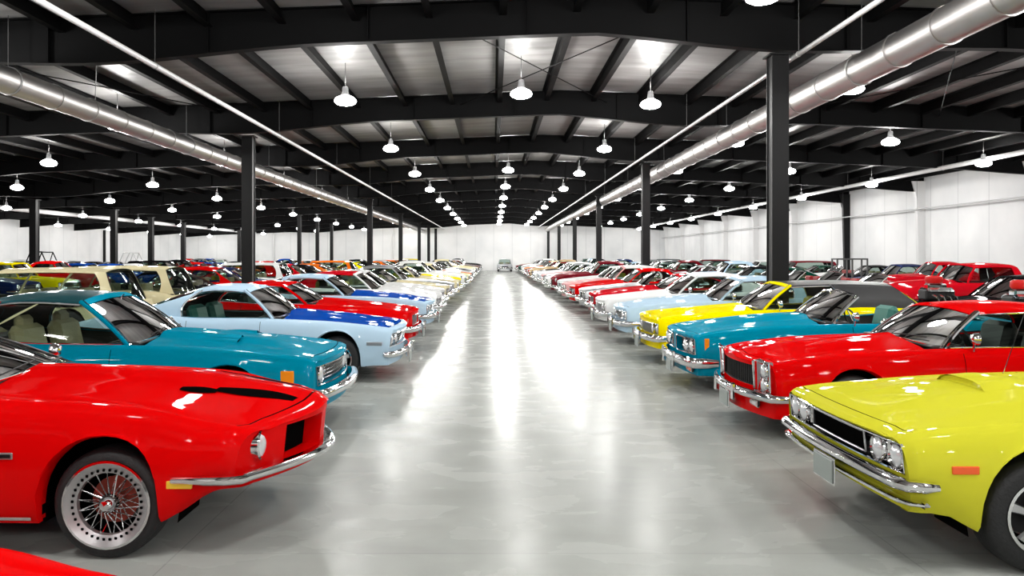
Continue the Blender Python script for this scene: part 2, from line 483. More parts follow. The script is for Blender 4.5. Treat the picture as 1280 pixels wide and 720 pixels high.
# ------------------------------------------------------------------ cars
def pch(tab):
    xs = np.array([a for a, _ in tab], float); ys = np.array([b for _, b in tab], float)
    h = np.diff(xs); d = np.diff(ys) / h; mm = np.zeros(len(xs)); mm[0], mm[-1] = d[0], d[-1]
    for i in range(1, len(xs) - 1):
        if d[i - 1] * d[i] > 0:
            w1, w2 = 2 * h[i] + h[i - 1], h[i] + 2 * h[i - 1]
            mm[i] = (w1 + w2) / (w1 / d[i - 1] + w2 / d[i])
    def f(x):
        x = min(max(x, xs[0]), xs[-1]); i = min(max(int(np.searchsorted(xs, x)) - 1, 0), len(h) - 1)
        t = (x - xs[i]) / h[i]
        return (ys[i] * (1 + 2 * t) * (1 - t) ** 2 + h[i] * mm[i] * t * (1 - t) ** 2 + ys[i + 1] * t * t * (3 - 2 * t) + h[i] * mm[i + 1] * t * t * (t - 1))
    return f
def sst(t): t = min(max(t, 0), 1); return t * t * (3 - 2 * t)

BASE = dict(L=4.75, sf=1.0, sr=3.80, R=.385, rw=.325, zax=.325, sill=.22,
    hw=[(0, .87), (.05, .90), (.5, .925), (1.0, .93), (2.2, .905), (3.0, .91), (3.8, .94), (4.5, .90), (4.75, .86)],
    zf=[(0, .74), (.06, .765), (.6, .83), (1.1, .87), (2.0, .90), (2.9, .91), (3.5, .95), (4.2, .93), (4.75, .82)],
    zc=[(0, .735), (.06, .765), (.6, .85), (1.2, .915), (1.9, .965), (3.9, .975), (4.3, .95), (4.75, .83)],
    bow=.12, bp=2.0, blen=.9, lean=0.0, rbow=.10,
    cowl=1.85, deck=4.05, pa0=2.0, pa1=2.50, pw1=3.25, pw0=3.45, pc1=3.45, pc0=4.15, zr=1.27, crown=.07, wr=.60, wbo=.15,
    roof=True, door=(2.12, 3.18), hood='flat', vinyl=False, seat='seatblack',
    openings=[(-.80, .80, .50, .68)], grille='h', gback='black', gframe='chrome',
    lights=[(.68, .59, .085), (.48, .59, .085)], lbezel=True, lrec=-.04,
    bump_z=.44, bump_h=.11, bump_off=.10, bump_side=.35, bump_key='chrome', bumpette=True, valance=.27,
    wheel='rally', marker='amber', mark_pos=(.42, .56), pillar='paint', trimline=False, stack=False)
def spec(**k): d = dict(BASE); d.update(k); return d

YOFF = [-.12, -.05, -.026, -.006, 0, 0, -.008, -.020, -.036, -.058, -.088, -.125]
FZ = [0, 0, .06, .25, .42, .56, .68, .79, .87, .94, .982, 1.0]

def car_parts(S, lod=0):
    """list of (name, MB, parent index or None, label)"""
    L = S['L']; fhw, fzf, fzc = pch(S['hw']), pch(S['zf']), pch(S['zc'])
    sill = S['sill']; out = []
    open_top = True
    yoff = S.get('yoff', YOFF)
    def zsill(s):
        z = sill
        if s < S['sf'] - .3: z = sill + (S['valance'] - sill) * sst((S['sf'] - .3 - s) / S.get('blendl', .4))
        if s > S['sr'] + .4: z = sill + .10 * sst((s - S['sr'] - .4) / .5)
        return z
    def zb(s):
        z = zsill(s)
        for a in (S['sf'], S['sr']):
            if abs(s - a) < S['R']: z = max(z, S['zax'] + math.sqrt(max(0, S['R'] ** 2 - (s - a) ** 2)) * S.get('archk', 1))
        return z
    hwn = fhw(.05)
    def warp(s, y, z):
        x = L / 2 - s
        q = min(abs(y) / hwn, 1.1)
        if s < S['blen']: x -= S['bow'] * q ** S['bp'] * sst(1 - s / S['blen']) - S['lean'] * (z - .55) * sst(1 - s / .5)
        if s > L - .9: x += S['rbow'] * q ** 2 * sst((s - L + .9) / .9)
        return (x, y, z)
    nh = 9 if lod == 0 else 5
    tops = list(np.linspace(0, 1, nh + 1)[1:])
    def hoodz(s, y, hw, zf, zc):
        t = 1 - abs(y) / (hw - .125); k = sst(t * 1.15)
        z = zf + (zc - zf) * k
        z -= .012 * math.exp(-((abs(y) - (hw - .20)) / .04) ** 2)
        if S['hood'] == 'power' and .1 < s < S['cowl']:
            z += .035 * sst((.34 - abs(y)) / .08) * sst((s - .2) / .5)
        if S['hood'] == 'peak' and s < S['cowl']:
            z += .03 * math.exp(-(y / .12) ** 2)
        return z
    def section(s):
        hw, zf, zc = fhw(s), fzf(s), fzc(s); b0, b = zsill(s), zb(s); P = []
        for i, (o, f) in enumerate(zip(yoff, FZ)):
            z = b0 + f * (zf - b0)
            P.append((hw + o, max(z, b + .004 * i if i > 1 else b)))
        ye = hw - .125
        for t in tops:
            y = ye * (1 - t); P.append((y, hoodz(s, y, hw, zf, zc)))
        return P
    ns = 46 if lod == 0 else 24
    st = set(np.round(np.linspace(0, L, ns), 4))
    for a in (S['sf'], S['sr']):
        for q in np.linspace(0, math.pi, 17 if lod == 0 else 9): st.add(round(a + S['R'] * math.cos(q), 4))
        st.add(a - S['R'] - .001); st.add(a + S['R'] + .001)
    st |= {.012, .03, .06, .1}
    g = .007
    gaps = []
    if lod == 0:
        for d in (*S['door'], ): st |= {d - g / 2, d + g / 2}; gaps.append(d)
        for d in (S['cowl'], S['deck'], .10): st |= {d - g / 2, d + g / 2}
    else: st |= {S['cowl'], S['deck']}
    st = sorted(st)
    clean = [st[0]]
    for s_ in st[1:]:
        if s_ - clean[-1] > .0009: clean.append(s_)
    st = clean
    rows = []
    for s in st:
        P = section(s); rows.append([warp(s, y, z) for (y, z) in P] + [warp(s, -y, z) for (y, z) in P[::-1][1:]])
    nj = len(rows[0]); half = nj // 2; jt = len(YOFF) - 1      # jt: index of the fender-top point
    def cls(i, j):
        s = (st[i] + st[i + 1]) / 2; jj = j if j < half else nj - 2 - j
        side = jj < jt - 2
        thin = st[i + 1] - st[i] < .009
        if jj >= jt + 1 and S['cowl'] < s < S['deck']:
            return None
        if lod: return 'body'
        if thin and side and any(abs(s - d) < .006 for d in S['door']) and jj >= 1: return 'gap'
        if thin and jj >= jt and (abs(s - S['cowl']) < .006 or abs(s - S['deck']) < .006 or abs(s - .10) < .006): return 'gap'
        if 2 <= jj < jt - 1 and S['door'][0] < s < S['door'][1]: return 'door' + ('L' if j < half else 'R')
        if jj >= jt and .10 < s < S['cowl']: return 'hood'
        if jj >= jt and s > S['deck']: return 'trunk_lid'
        return 'body'
    groups = {}
    for i in range(len(st) - 1):
        for j in range(nj - 1):
            c = cls(i, j)
            if c: groups.setdefault(c, []).append((i, j))
    flat = [p for r in rows for p in r]
    def sub(names, key, ins=False):
        mb = MB(); mp = {}; vs = []; fs = []; kk = []
        for nm in names:
            for (i, j) in groups.get(nm, []):
                f = []
                for a in (i * nj + j, i * nj + j + 1, (i + 1) * nj + j + 1, (i + 1) * nj + j):
                    if a not in mp: mp[a] = len(vs); vs.append(flat[a])
                    f.append(mp[a])
                fs.append(tuple(f)); kk.append('gap' if nm == 'gap' else key)
        mb.v = vs; mb.f = fs; mb.m = [mb.k(k_) for k_ in kk]
        return mb
    body = sub(['body', 'gap'], 'paint')
    # ---- front fascia with openings
    P0 = section(.012); side = [(y, z) for (y, z) in P0[1:jt + 1]]
    zt = lambda y: hoodz(.012, min(abs(y), fhw(0) - .125), fhw(.012), fzf(.012), fzc(.012)) if abs(y) < fhw(.012) - .125 else float(np.interp(abs(y), [q[0] for q in side[::-1]][:6], [q[1] for q in side[::-1]][:6]))
    zs_, ys_ = [q[1] for q in side], [q[0] for q in side]
    ye = lambda z: float(np.interp(z, zs_, ys_))
    z0 = P0[1][1]
    def F(y, z, off=0.0):
        x, a, b = warp(.012, y, z); return (x + off, a, b)
    zmax = fzf(.012)
    zk = set(np.round(np.linspace(z0, zmax, 12), 3)); yk = set(np.round(np.linspace(-1, 1, 31), 3))
    for (a, b, c, d) in S['openings']: zk |= {c, d}; yk |= {a, b}
    def thin_(s_, eps=.006, keep=()):
        r = []
        for q in sorted(s_):
            if r and q - r[-1] < eps:
                if q in keep: r[-1] = q
                continue
            r.append(q)
        return r
    kz = {q for o in S['openings'] for q in o[2:]}; ky = {q for o in S['openings'] for q in o[:2]}
    zk = thin_(zk, .012, kz); yk = thin_(yk, .015, ky)
    G = []
    for z in zk + [9]:
        row = []
        for y in yk:
            zz = min(z, zt(min(abs(y), ye(zmax)))) if z < 9 else zt(min(abs(y), ye(zmax)))
            yy = math.copysign(min(abs(y), ye(zz)), y) if abs(y) > .0 else 0
            row.append(F(yy, zz))
        G.append(row)
    def inop(i, j):
        if i >= len(zk) - 1: return False
        zc_ = (zk[i] + zk[i + 1]) / 2; yc = (yk[j] + yk[j + 1]) / 2
        return any(a < yc < b and c < zc_ < d for (a, b, c, d) in S['openings'])
    body.grid(G, 'paint', skip=inop)
    dep = S.get('gdep', .08)
    for (a, b, c, d) in S['openings']:
        yy = list(np.linspace(a, b, 14)); ring = [(y, c) for y in yy] + [(y, d) for y in yy[::-1]]
        body.grid([[F(y, z, 0) for (y, z) in ring], [F(y, z, -dep) for (y, z) in ring]], S.get('tunnel', 'paint'), closed_v=True)
    # ---- tail panel
    PR = section(L)[1:]; sideR = PR[:jt]; 
    zr_ = [q[1] for q in sideR]; yr_ = [q[0] for q in sideR]
    Gt = []
    for t in np.linspace(0, 1, 7):
        row = []
        for c in np.linspace(-1, 1, 15):
            yy = abs(c) * yr_[-1]; top = hoodz(L, yy, fhw(L), fzf(L), fzc(L))
            z = PR[0][1] + t * (top - PR[0][1]); y = math.copysign(float(np.interp(z, zr_, yr_)) * abs(c), c)
            row.append(warp(L, y, z))
        Gt.append(row)
    body.grid(Gt, 'paint')
    # ---- wheel wells, underbody (dark)
    dk = body
    for a in (S['sf'], S['sr']):
        for sg in (-1, 1):
            h = fhw(a); arc = [(L / 2 - a + (S['R'] + .015) * math.cos(q), S['zax'] + (S['R'] + .015) * math.sin(q)) for q in np.linspace(-.3, math.pi + .3, 14)]
            dk.grid([[(x, sg * (h - .10), z) for x, z in arc], [(x, sg * (h - .45), z) for x, z in arc]], 'gap')
            dk.add([(x, sg * (h - .45), z) for x, z in arc], [tuple(range(len(arc)))], 'gap')
    xf, xr2 = L / 2 - S.get('under', .25), -L / 2 + .25
    fx, rx = L / 2 - S['sf'], L / 2 - S['sr']
    for (a, b, w) in ((xf, fx + S['R'], .8), (fx + S['R'], fx - S['R'], .44), (fx - S['R'], rx + S['R'], .84), (rx + S['R'], rx - S['R'], .44), (rx - S['R'], xr2, .78)):
        dk.box(((a + b) / 2, 0, (S['valance'] + .05) if a == xf and S['valance'] > sill + .05 else sill + .07), (abs(a - b), 2 * w, .06), 'gap')
    if lod == 0: out.append(['body', body, None, None])
    else: out.append(['body', body, None, None])
    if lod == 0:
        out.append(['hood', sub(['hood'], S.get('hoodkey', 'paint')), None, None])
        out.append(['trunk_lid', sub(['trunk_lid'], 'paint'), None, None])
        for q in 'LR':
            out.append(['door', sub(['door' + q], 'paint'), None, None]); di = len(out) - 1
            sg = 1 if q == 'L' else -1
            hm = MB(); xx = L / 2 - S['door'][1] + .14; yy = fhw(S['door'][1]); zz = fzf(S['door'][1]) - .17
            hm.box((xx, sg * (yy + .012), zz), (.15, .02, .022), 'chrome', .006); hm.box((xx - .05, sg * (yy + .0), zz), (.03, .03, .03), 'chrome', .008)
            out.append(['door_handle', hm, di, 'chrome door handle'])
    # scoops on the hood
    if lod == 0 and S.get('scoops'):
        for (s0, s1, y0_, w_, h_) in S['scoops']:
            mb = MB(); rws = []
            for t in np.linspace(0, 1, 9):
                s = s0 + (s1 - s0) * t; hh = h_ * (1 - sst((t - .25) / .75)) if S.get('scoop_dir', 1) > 0 else h_ * sst(t / .8)
                ww = w_ * (1 - .35 * t)
                rws.append([(L / 2 - s - (0 if abs(c) < .9 else 0), y0_ + c * ww, hoodz(s, y0_ + c * ww, fhw(s), fzf(s), fzc(s)) - .004 + hh * (1 - abs(c) ** 4)) for c in np.linspace(-1, 1, 9)])
            mb.grid(rws, S.get('hoodkey', 'paint'))
            fr = rws[0]; base = [(p[0] - .015, p[1], hoodz(s0, p[1], fhw(s0), fzf(s0), fzc(s0)) - .004) for p in fr]
            mb.grid([[(p[0] - .02, p[1], p[2] - .006) for p in fr], base], S.get('scoopkey', 'gap'))
            out.append(['hood_scoop', mb, 1, None])
    if lod == 0 and S.get('louvres'):
        for (s0, s1, y0_, y1_, w_) in S['louvres']:
            mb = MB(); rws = []
            for t in np.linspace(0, 1, 12):
                s = s0 + (s1 - s0) * t; yc = y0_ + (y1_ - y0_) * t; w2 = w_ * (.55 + .45 * math.sin(math.pi * t))
                rws.append([(L / 2 - s - S['bow'] * (abs(yc + c * w2) / hwn) ** S['bp'] * sst(1 - s / S['blen']), yc + c * w2, hoodz(s, yc + c * w2, fhw(s), fzf(s), fzc(s)) + .006 + .004 * (1 - c * c)) for c in (-1, -.5, 0, .5, 1)])
            mb.grid(rws, 'gap'); out.append(['hood_vent', mb, 1, 'black hood vent'])
    # ---- grille
    gm = MB()
    for (a, b, c, d) in S['openings']:
        yy = list(np.linspace(a, b, 16))
        gm.grid([[F(y, z, -dep + .004) for y in yy] for z in (c, (c + d) / 2, d)], S['gback'])
        if S['grille'] in ('h', 'grid'):
            nb = max(2, int((d - c) / .035)) if lod == 0 else 2
            for k in range(1, nb): gm.tube([F(y, c + (d - c) * k / nb, -dep * .55) for y in yy], .0045, S.get('barkey', 'brushed'), 5)
        if S['grille'] in ('v', 'grid'):
            nb = int((b - a) / .05) if lod == 0 else 8
            for k in range(1, nb):
                y = a + (b - a) * k / nb; gm.box(((F(y, c, 0)[0] + F(y, d, 0)[0]) / 2 - dep * .5, y, (c + d) / 2), (.012, .007, d - c), S.get('barkey', 'brushed'))
        if S['gframe']:
            ring = [F(y, c, .004) for y in yy] + [F(y, d, .004) for y in yy[::-1]]
            gm.tube(ring, .008, S['gframe'], 6, closed=True)
    if S.get('gbar'):
        a, b, c, d = S['gbar']; yy = list(np.linspace(a, b, 14))
        gm.tube([F(y, c, -.02) for y in yy] + [F(y, d, -.02) for y in yy[::-1]], .007, 'brushed', 6, closed=True)
        gm.grid([[F(y, z, -.03) for y in yy] for z in (c, d)], 'gap')
    out.append(['grille', gm, None, None])
    # ---- headlights
    for (y, z, r) in S['lights']:
        for sg in (-1, 1):
            hl = MB(); x0 = F(sg * y, z, S['lrec'])[0]; n_ = 20 if lod == 0 else 10
            hl.lathe([(r * 1.22, -.05), (r * 1.22, .012), (r * 1.12, .022), (r * 1.0, .012), (r * .98, -.01)], (x0, sg * y, z), 'chrome', 'x', n_)
            ln = MB(); ln.lathe([(r * .98, 0), (r * .9, .016), (r * .6, .028), (r * .3, .034), (0.001, .036)], (x0, sg * y, z), 'lens', 'x', n_)
            if S.get('sqbezel'):
                w_, h_ = S['sqbezel']; hl.box((x0 - .03, sg * y, z), (.05, w_, h_), 'chrome', .012)
            if lod: hl.merge(ln); out.append(['headlight', hl, None, None])
            else:
                out.append(['headlight', hl, None, None]); out.append(['lens', ln, len(out) - 1, 'clear round headlight lens'])
    if S.get('tower'):      # tall chrome end pods
        (y0_, y1_, c, d) = S['tower']
        for sg in (-1, 1):
            tw = MB(); ya = [sg * (y0_ + (y1_ - y0_) * t) for t in (0, .5, 1)]
            ring = [F(ya[0], c, .03), F(ya[2], c, .02), F(ya[2], d - .01, .035), F(ya[1], d + .015, .05), F(ya[0], d - .01, .045)]
            tw.tube(ring, .013, 'chrome', 7, closed=True)
            tw.add([F(ya[0], c, .0), F(ya[2], c, -.01), F(ya[2], d, .0), F(ya[0], d, .01)], [(0, 1, 2, 3)], 'brushed')
            out.append(['headlight_surround', tw, None, 'tall chrome headlight surround'])
    # ---- bumpers
    def bumper(front, z, h, off, sidel, key):
        mb = MB(); path = []
        e = 1 if front else -1
        def FX(y):
            s = .012 if front else L
            return warp(s, y, z)[0] + e * off
        yc = fhw(.05 if front else L) + .015; n = 16
        ys = np.linspace(-(yc - .10), yc - .10, n)
        sx = FX(yc - .10)
        path.append((sx - e * (sidel + .06), -yc - S.get('bside', 0), z)); path.append((sx - e * (sidel * .5 + .05), -yc - .004, z))
        for q in (0, .5, 1):
            a = math.pi / 2 * q; path.append((sx - e * .10 * (1 - math.sin(a)), -(yc - .10) - .10 * math.cos(a), z))
        path += [(FX(y), y, z) for y in ys[1:-1]]
        for q in (1, .5, 0):
            a = math.pi / 2 * q; path.append((sx - e * .10 * (1 - math.sin(a)), (yc - .10) + .10 * math.cos(a), z))
        path.append((sx - e * (sidel * .5 + .05), yc + .004, z)); path.append((sx - e * (sidel + .06), yc + S.get('bside', 0), z))
        if S.get('veeb') and front:
            path = [(p[0], p[1], p[2] + S['veeb'] * (1 - min(1, abs(p[1]) / .8))) for p in path]
        prof = [(-.035, .46), (.0, .5), (.022, .38), (.034, .15), (.034, -.15), (.022, -.38), (0, -.5), (-.035, -.46)]
        rws = []
        for i, p in enumerate(path):
            a = np.array(path[max(i - 1, 0)]); b = np.array(path[min(i + 1, len(path) - 1)]); t = (b - a)[:2]; t = t / (np.linalg.norm(t) + 1e-9)
            nrm = np.array([t[1], -t[0]]) * e
            if (nrm[0] * e < 0 and abs(t[0]) < .7) : nrm = -nrm
            hh = h * (.75 if i in (0, len(path) - 1) else 1)
            rws.append([(p[0] + nrm[0] * u, p[1] + nrm[1] * u, p[2] + w * hh) for (u, w) in prof])
        mb.grid(rws, key, closed_v=True)
        mb.f.append(tuple(range(8))); mb.m.append(0); k = len(mb.v) - 8; mb.f.append(tuple(range(k, k + 8))); mb.m.append(0)
        return mb, FX
    fb, FX = bumper(True, S['bump_z'], S['bump_h'], S['bump_off'], S['bump_side'], S['bump_key'])
    if S.get('bump2'):
        b2, _ = bumper(True, S['bump2'], S['bump_h'] * .45, S['bump_off'] - .015, S['bump_side'] * .3, 'chrome'); fb.merge(b2)
    out.append(['front_bumper', fb, None, 'chrome bumper']); fbi = len(out) - 1
    if S['bumpette'] and lod == 0:
        for sg in (-1, 1):
            b_ = MB(); b_.box((FX(.3) + .03, sg * .30, S['bump_z'] - .02), (.05, .045, S['bump_h'] + .09), 'chrome', .015); out.append(['bumper_guard', b_, fbi, None])
    rb, RX = bumper(False, .46, .12, .06, .4, 'chrome'); out.append(['rear_bumper', rb, None, 'chrome bumper'])
    if lod == 0:
        for sg in (-1, 1):
            tl = MB(); xx = warp(L, .5, .64)[0]; tl.box((xx - .005, sg * .56, .66), (.05, .36, .09), 'redlens', .012); tl.box((xx + .006, sg * .56, .66), (.04, .39, .115), 'chrome', .012)
            out.append(['tail_light', tl, None, 'red tail light'])
        lp = MB(); px_ = FX(0) + .02
        lp.box((px_, S.get('plate_y', 0), S['bump_z'] - .13), (.012, .30, .15), 'plate', .004); lp.box((px_ - .01, S.get('plate_y', 0), S['bump_z'] - .13), (.012, .33, .18), 'chrome', .004)
        if S.get('plate', True): out.append(['number_plate', lp, None, 'pale number plate'])
        if S.get('parklights'):
            for sg in (-1, 1):
                q = MB(); yy_, zz_, w_, h_ = S['parklights']; xx = F(sg * yy_, zz_)[0]
                q.box((xx + .012, sg * yy_, zz_), (.04, w_, h_), 'chrome', .008); q.box((xx + .022, sg * yy_, zz_), (.04, w_ - .025, h_ - .025), S.get('parkkey', 'lens'), .008)
                out.append(['parking_light', q, None, None])
        if S['marker']:
            for sg in (-1, 1):
                ms, mz = S['mark_pos']; q = MB(); hw_ = fhw(ms)
                xx = warp(ms, hw_, mz)[0]; mw, mh = S.get('mark_size', (.14, .055))
                yo = float(np.interp(mz, [zsill(ms) + f * (fzf(ms) - zsill(ms)) for f in FZ[1:]], yoff[1:]))
                q.box((xx, sg * (hw_ + yo), mz), (mw, .016, mh), S['marker'], .004)
                out.append(['side_marker', q, None, {'amber': 'amber side marker light', 'yellow_lens': 'yellow side marker light'}.get(S['marker'], 'orange side marker light')])
        if S.get('badge'):
            for sg in (-1, 1):
                q = MB(); ms, mz = S['badge']; q.box((L / 2 - ms, sg * (fhw(ms) + .002), mz), (.085, .012, .04), 'brushed', .004)
                q.box((L / 2 - ms, sg * (fhw(ms) + .006), mz), (.065, .012, .022), 'blackgloss', .003); out.append(['badge', q, None, 'small chrome and black badge'])
        # side sill trim
        for sg in (-1, 1):
            q = MB(); s0, s1 = S['sf'] + S['R'] + .03, S['sr'] - S['R'] - .03
            q.tube([(L / 2 - s, sg * (fhw(s) - .03), sill + .035) for s in np.linspace(s0, s1, 10)], .016, 'chrome', 6); out.append(['sill_trim', q, None, 'chrome sill trim'])
        if S['trimline']:
            for sg in (-1, 1):
                q = MB(); q.tube([warp(s, sg * (fhw(s) + .002), S['trimline']) for s in np.linspace(.2, L - .2, 24)], .010, 'chrome', 6); out.append(['side_trim', q, None, 'chrome side trim'])
    # ---- greenhouse
    def belt(s): return fhw(s) - S['wbo'], fzf(s) - .004
    wr, zr = S['wr'], S['zr']
    def patch(fn, key, nu=9, nv=13, th=0):
        mb = MB(); mb.grid([[fn(u, v) for v in np.linspace(-1, 1, nv)] for u in np.linspace(0, 1, nu)], key); return mb
    X = lambda s: L / 2 - s
    wbf, zbf = belt(S['pa0'])
    ctr = S['pa0'] - .16      # centre of the screen base, further forward
    top_f = S['pa1'] - .07
    zroofc = zr + S['crown']
    def roofpt(u, v):   # u 0 front..1 rear, v -1..1
        s = (S['pa1'] - .07 * (1 - v * v)) + u * ((S['pc1'] + .05 * (1 - v * v)) - (S['pa1'] - .07 * (1 - v * v)))
        w = wr + .02 * math.sin(math.pi * u)
        arch = .025 * math.sin(math.pi * min(1, u * 1.0)) - .05 * max(0, u - .55) ** 2 * 4 * S.get('rdrop', 1)
        z = zr + (zroofc - zr) * (1 - abs(v) ** 2.6) + arch
        return (X(s), v * w, z)
    def screen(u, v):   # windscreen: u 0 base, 1 roof
        sb = S['pa0'] - .16 * (1 - v * v); wb_ = wbf - .01; zb_ = fzc(S['cowl']) - .005 + (zbf - fzc(S['cowl'])) * v * v
        a = np.array((X(sb), v * wb_, zb_)); b = np.array(roofpt(0, v))
        p = a + (b - a) * u; p[0] += .03 * math.sin(math.pi * u); return tuple(p)
    def rear(u, v):
        wb_, zb_ = belt(S['pc0']); sb = S['pc0'] + .06 * (1 - v * v)
        a = np.array((X(sb), v * (wb_ - .02), zb_ + (fzc(S['deck']) - zb_) * (1 - v * v))); b = np.array(roofpt(1, v))
        p = a + (b - a) * u; p[0] -= .04 * math.sin(math.pi * u) * S.get('rbulge', 1); return tuple(p)
    body_tip = out
    rk = 'roofpaint'
    sc_seat = S['seat']
    if lod == 0 and True:
        # cockpit tub + seats
        tub = MB(); s0, s1 = S['cowl'], S['deck']
        for sg in (-1, 1):
            tub.grid([[(X(s), sg * (fhw(s) - .18), fzf(s) - .0) for s in np.linspace(s0, s1, 10)], [(X(s), sg * (fhw(s) - .16), .32) for s in np.linspace(s0, s1, 10)]], 'interior')
        tub.box((X((s0 + s1) / 2), 0, .31), (s1 - s0, 1.5, .04), 'interior')
        tub.box((X(s0 + .02), 0, .60), (.04, 1.46, .56), 'interior'); tub.box((X(s1 - .05), 0, .62), (.04, 1.46, .52), 'interior')
        tub.box((X(s1 - .25), 0, .90), (.45, 1.40, .03), 'interior')
        out.append(['interior', tub, None, None])
        ds = MB(); ds.box((X(S['pa0'] + .12), 0, .84), (.30, 1.44, .16), 'interior', .05); ds.box((X(S['pa0'] + .05), 0, .905), (.3, 1.44, .03), 'seatblack', .01)
        out.append(['dashboard', ds, None, None])
        sx = X(S['pa0'] + .95)
        for sg in (-1, 1):
            q = MB(); q.box((sx + .05, sg * .36, .50), (.50, .50, .18), sc_seat, .06)
            q.box((sx - .24, sg * .36, .80), (.16, .50, .56), sc_seat, .06, Matrix.Rotation(R(-14), 3, 'Y'))
            if S.get('headrest'): q.box((sx - .32, sg * .36, 1.10), (.10, .26, .14), sc_seat, .04)
            out.append(['seat', q, None, None])
        q = MB(); q.box((sx - .85, 0, .50), (.42, 1.2, .18), sc_seat, .06); q.box((sx - 1.08, 0, .76), (.16, 1.2, .42), sc_seat, .06, Matrix.Rotation(R(-14), 3, 'Y')); out.append(['rear_seat', q, None, None])
        q = MB(); c = Vector((X(S['pa0'] + .42), .36, .90)); Mr = Matrix.Rotation(R(-65), 3, 'Y')
        q.tube([tuple(c + Mr @ Vector((.19 * math.cos(a), .19 * math.sin(a), 0))) for a in np.linspace(0, 2 * math.pi, 21)[:-1]], .012, 'black', 6, closed=True)
        for a in (0, 2.1, 4.2): q.tube([tuple(c), tuple(c + Mr @ Vector((.19 * math.cos(a), .19 * math.sin(a), 0)))], .009, 'chrome', 5)
        q.tube([tuple(c), (c.x + .3, c.y, c.z - .15)], .02, 'black', 6); out.append(['steering_wheel', q, None, None])
    else:
        s0, s1 = S['cowl'], S['deck']
        body.box((X((s0 + s1) / 2), 0, .84), (s1 - s0, 1.5, .04), 'interior')
        for k in (.9, 1.75):
            body.box((X(S['pa0'] + k), -.36, .97), (.14, .46, .24), sc_seat, .03); body.box((X(S['pa0'] + k), .36, .97), (.14, .46, .24), sc_seat, .03)
    wsn = MB(); nu, nv = (7, 13) if lod == 0 else (3, 7)
    if S['roof']:
        q = patch(roofpt, rk, 12 if lod == 0 else 6, 17 if lod == 0 else 9)
        # roof edge turned down over the side windows, header band
        for sg in (-1, 1):
            q.grid([[roofpt(u, sg) for u in np.linspace(0, 1, 9)], [tuple(np.array(roofpt(u, sg)) + (0, sg * .012, -.035)) for u in np.linspace(0, 1, 9)], [tuple(np.array(roofpt(u, sg)) + (0, -sg * .03, -.045)) for u in np.linspace(0, 1, 9)]], rk)
        q.grid([[tuple(np.array(roofpt(0, v)) + (.004, 0, .002)) for v in np.linspace(-1, 1, 13)], [tuple(np.array(screen(.9, v)) + (.006, 0, .004)) for v in np.linspace(-1, 1, 13)]], 'paint')
        q.grid([[tuple(np.array(roofpt(u, v)) + (0, 0, -.04)) for v in (-.95, 0, .95)] for u in np.linspace(0.05, .95, 4)], 'interior')
        out.append(['roof', q, None, {'vinyl': 'black vinyl roof'}.get(S['vinyl'], None)]); ri = len(out) - 1
        for sg in (-1, 1):   # sail panels
            q = MB(); wb0, zb0 = belt(S['pw0']); wb1, zb1 = belt(S['pc0'])
            uf = (S['pw1'] - S['pa1']) / (S['pc1'] - S['pa1'])
            Pn = []
            for v in np.linspace(0, 1, 9):
                a0 = np.array((X(S['pw0']), sg * wb0, zb0)); a1 = np.array((X(S['pc0']), sg * (wb1 - .02), zb1))
                b0 = np.array(roofpt(uf, sg)); b1 = np.array(roofpt(1, sg))
                lo = a0 + (a1 - a0) * v; hi = b0 + (b1 - b0) * v
                Pn.append([tuple(lo + (hi - lo) * t + np.array((0, sg * .035 * math.sin(math.pi * t), 0)) + np.array((-.10 * S.get('ccurve', 1) * math.sin(math.pi * t) * (1 - v), 0, 0))) for t in np.linspace(0, 1, 9)])
            q.grid(Pn, rk)
            inn = [[(p[0], p[1] - sg * .04, p[2]) for p in r_] for r_ in (Pn[0], Pn[-1])]
            q.grid([Pn[0], inn[0]], rk); q.grid(inn, 'interior')
            out.append(['rear_pillar', q, None, None])
            # side glass
            q = MB(); a0 = np.array((X(S['pa0'] + .05), sg * belt(S['pa0'] + .05)[0], belt(S['pa0'] + .05)[1]))
            Pf = [tuple(a0 + (np.array(roofpt(0.02, sg)) - a0) * t) for t in np.linspace(0, 1, 7)]
            Pb = [Pn[0][int(round(t * 8))] for t in np.linspace(0, 1, 7)]
            q.grid([[tuple(np.array(a) + (np.array(b) - np.array(a)) * k + np.array((0, sg * (.02 * math.sin(math.pi * t_) - .012), 0))) for t_, a, b in zip(np.linspace(0, 1, 7), Pf, Pb)] for k in np.linspace(0, 1, 6)], 'sideglass')
            if S.get('sideglass', True): out.append(['side_window', q, None, None])
            if lod == 0:
                q = MB(); q.tube([tuple(np.array(roofpt(u, sg)) + (0, sg * .014, -.03)) for u in np.linspace(0, uf, 8)], .009, 'chrome', 6)
                q.tube([tuple(np.array(p) + (0, sg * .004, 0)) for p in Pn[0][::-1]], .009, 'chrome', 6)
                q.tube([(X(s), sg * (belt(s)[0] + .004), belt(s)[1] + .006) for s in np.linspace(S['pw0'], S['pa0'] + .05, 10)], .010, 'chrome', 6)
                out.append(['window_trim', q, None, 'chrome window trim'])
        q = MB(); q.grid([[rear(u, v) for v in np.linspace(-.97, .97, nv)] for u in np.linspace(0, 1, nu)], 'glass'); out.append(['rear_window', q, None, None])
    wsn.grid([[screen(u, v) for v in np.linspace(-.98, .98, nv)] for u in np.linspace(0, .96 if S['roof'] else 1, nu)], 'glass')
    out.append(['windshield', wsn, None, None]); wi = len(out) - 1
    q = MB()
    for sg in (-1, 1): q.tube([tuple(np.array(screen(u, sg)) + (0, 0, .003)) for u in np.linspace(0, 1, 7)], .021 if lod == 0 else .024, S['pillar'] if S['roof'] else 'chrome', 7)
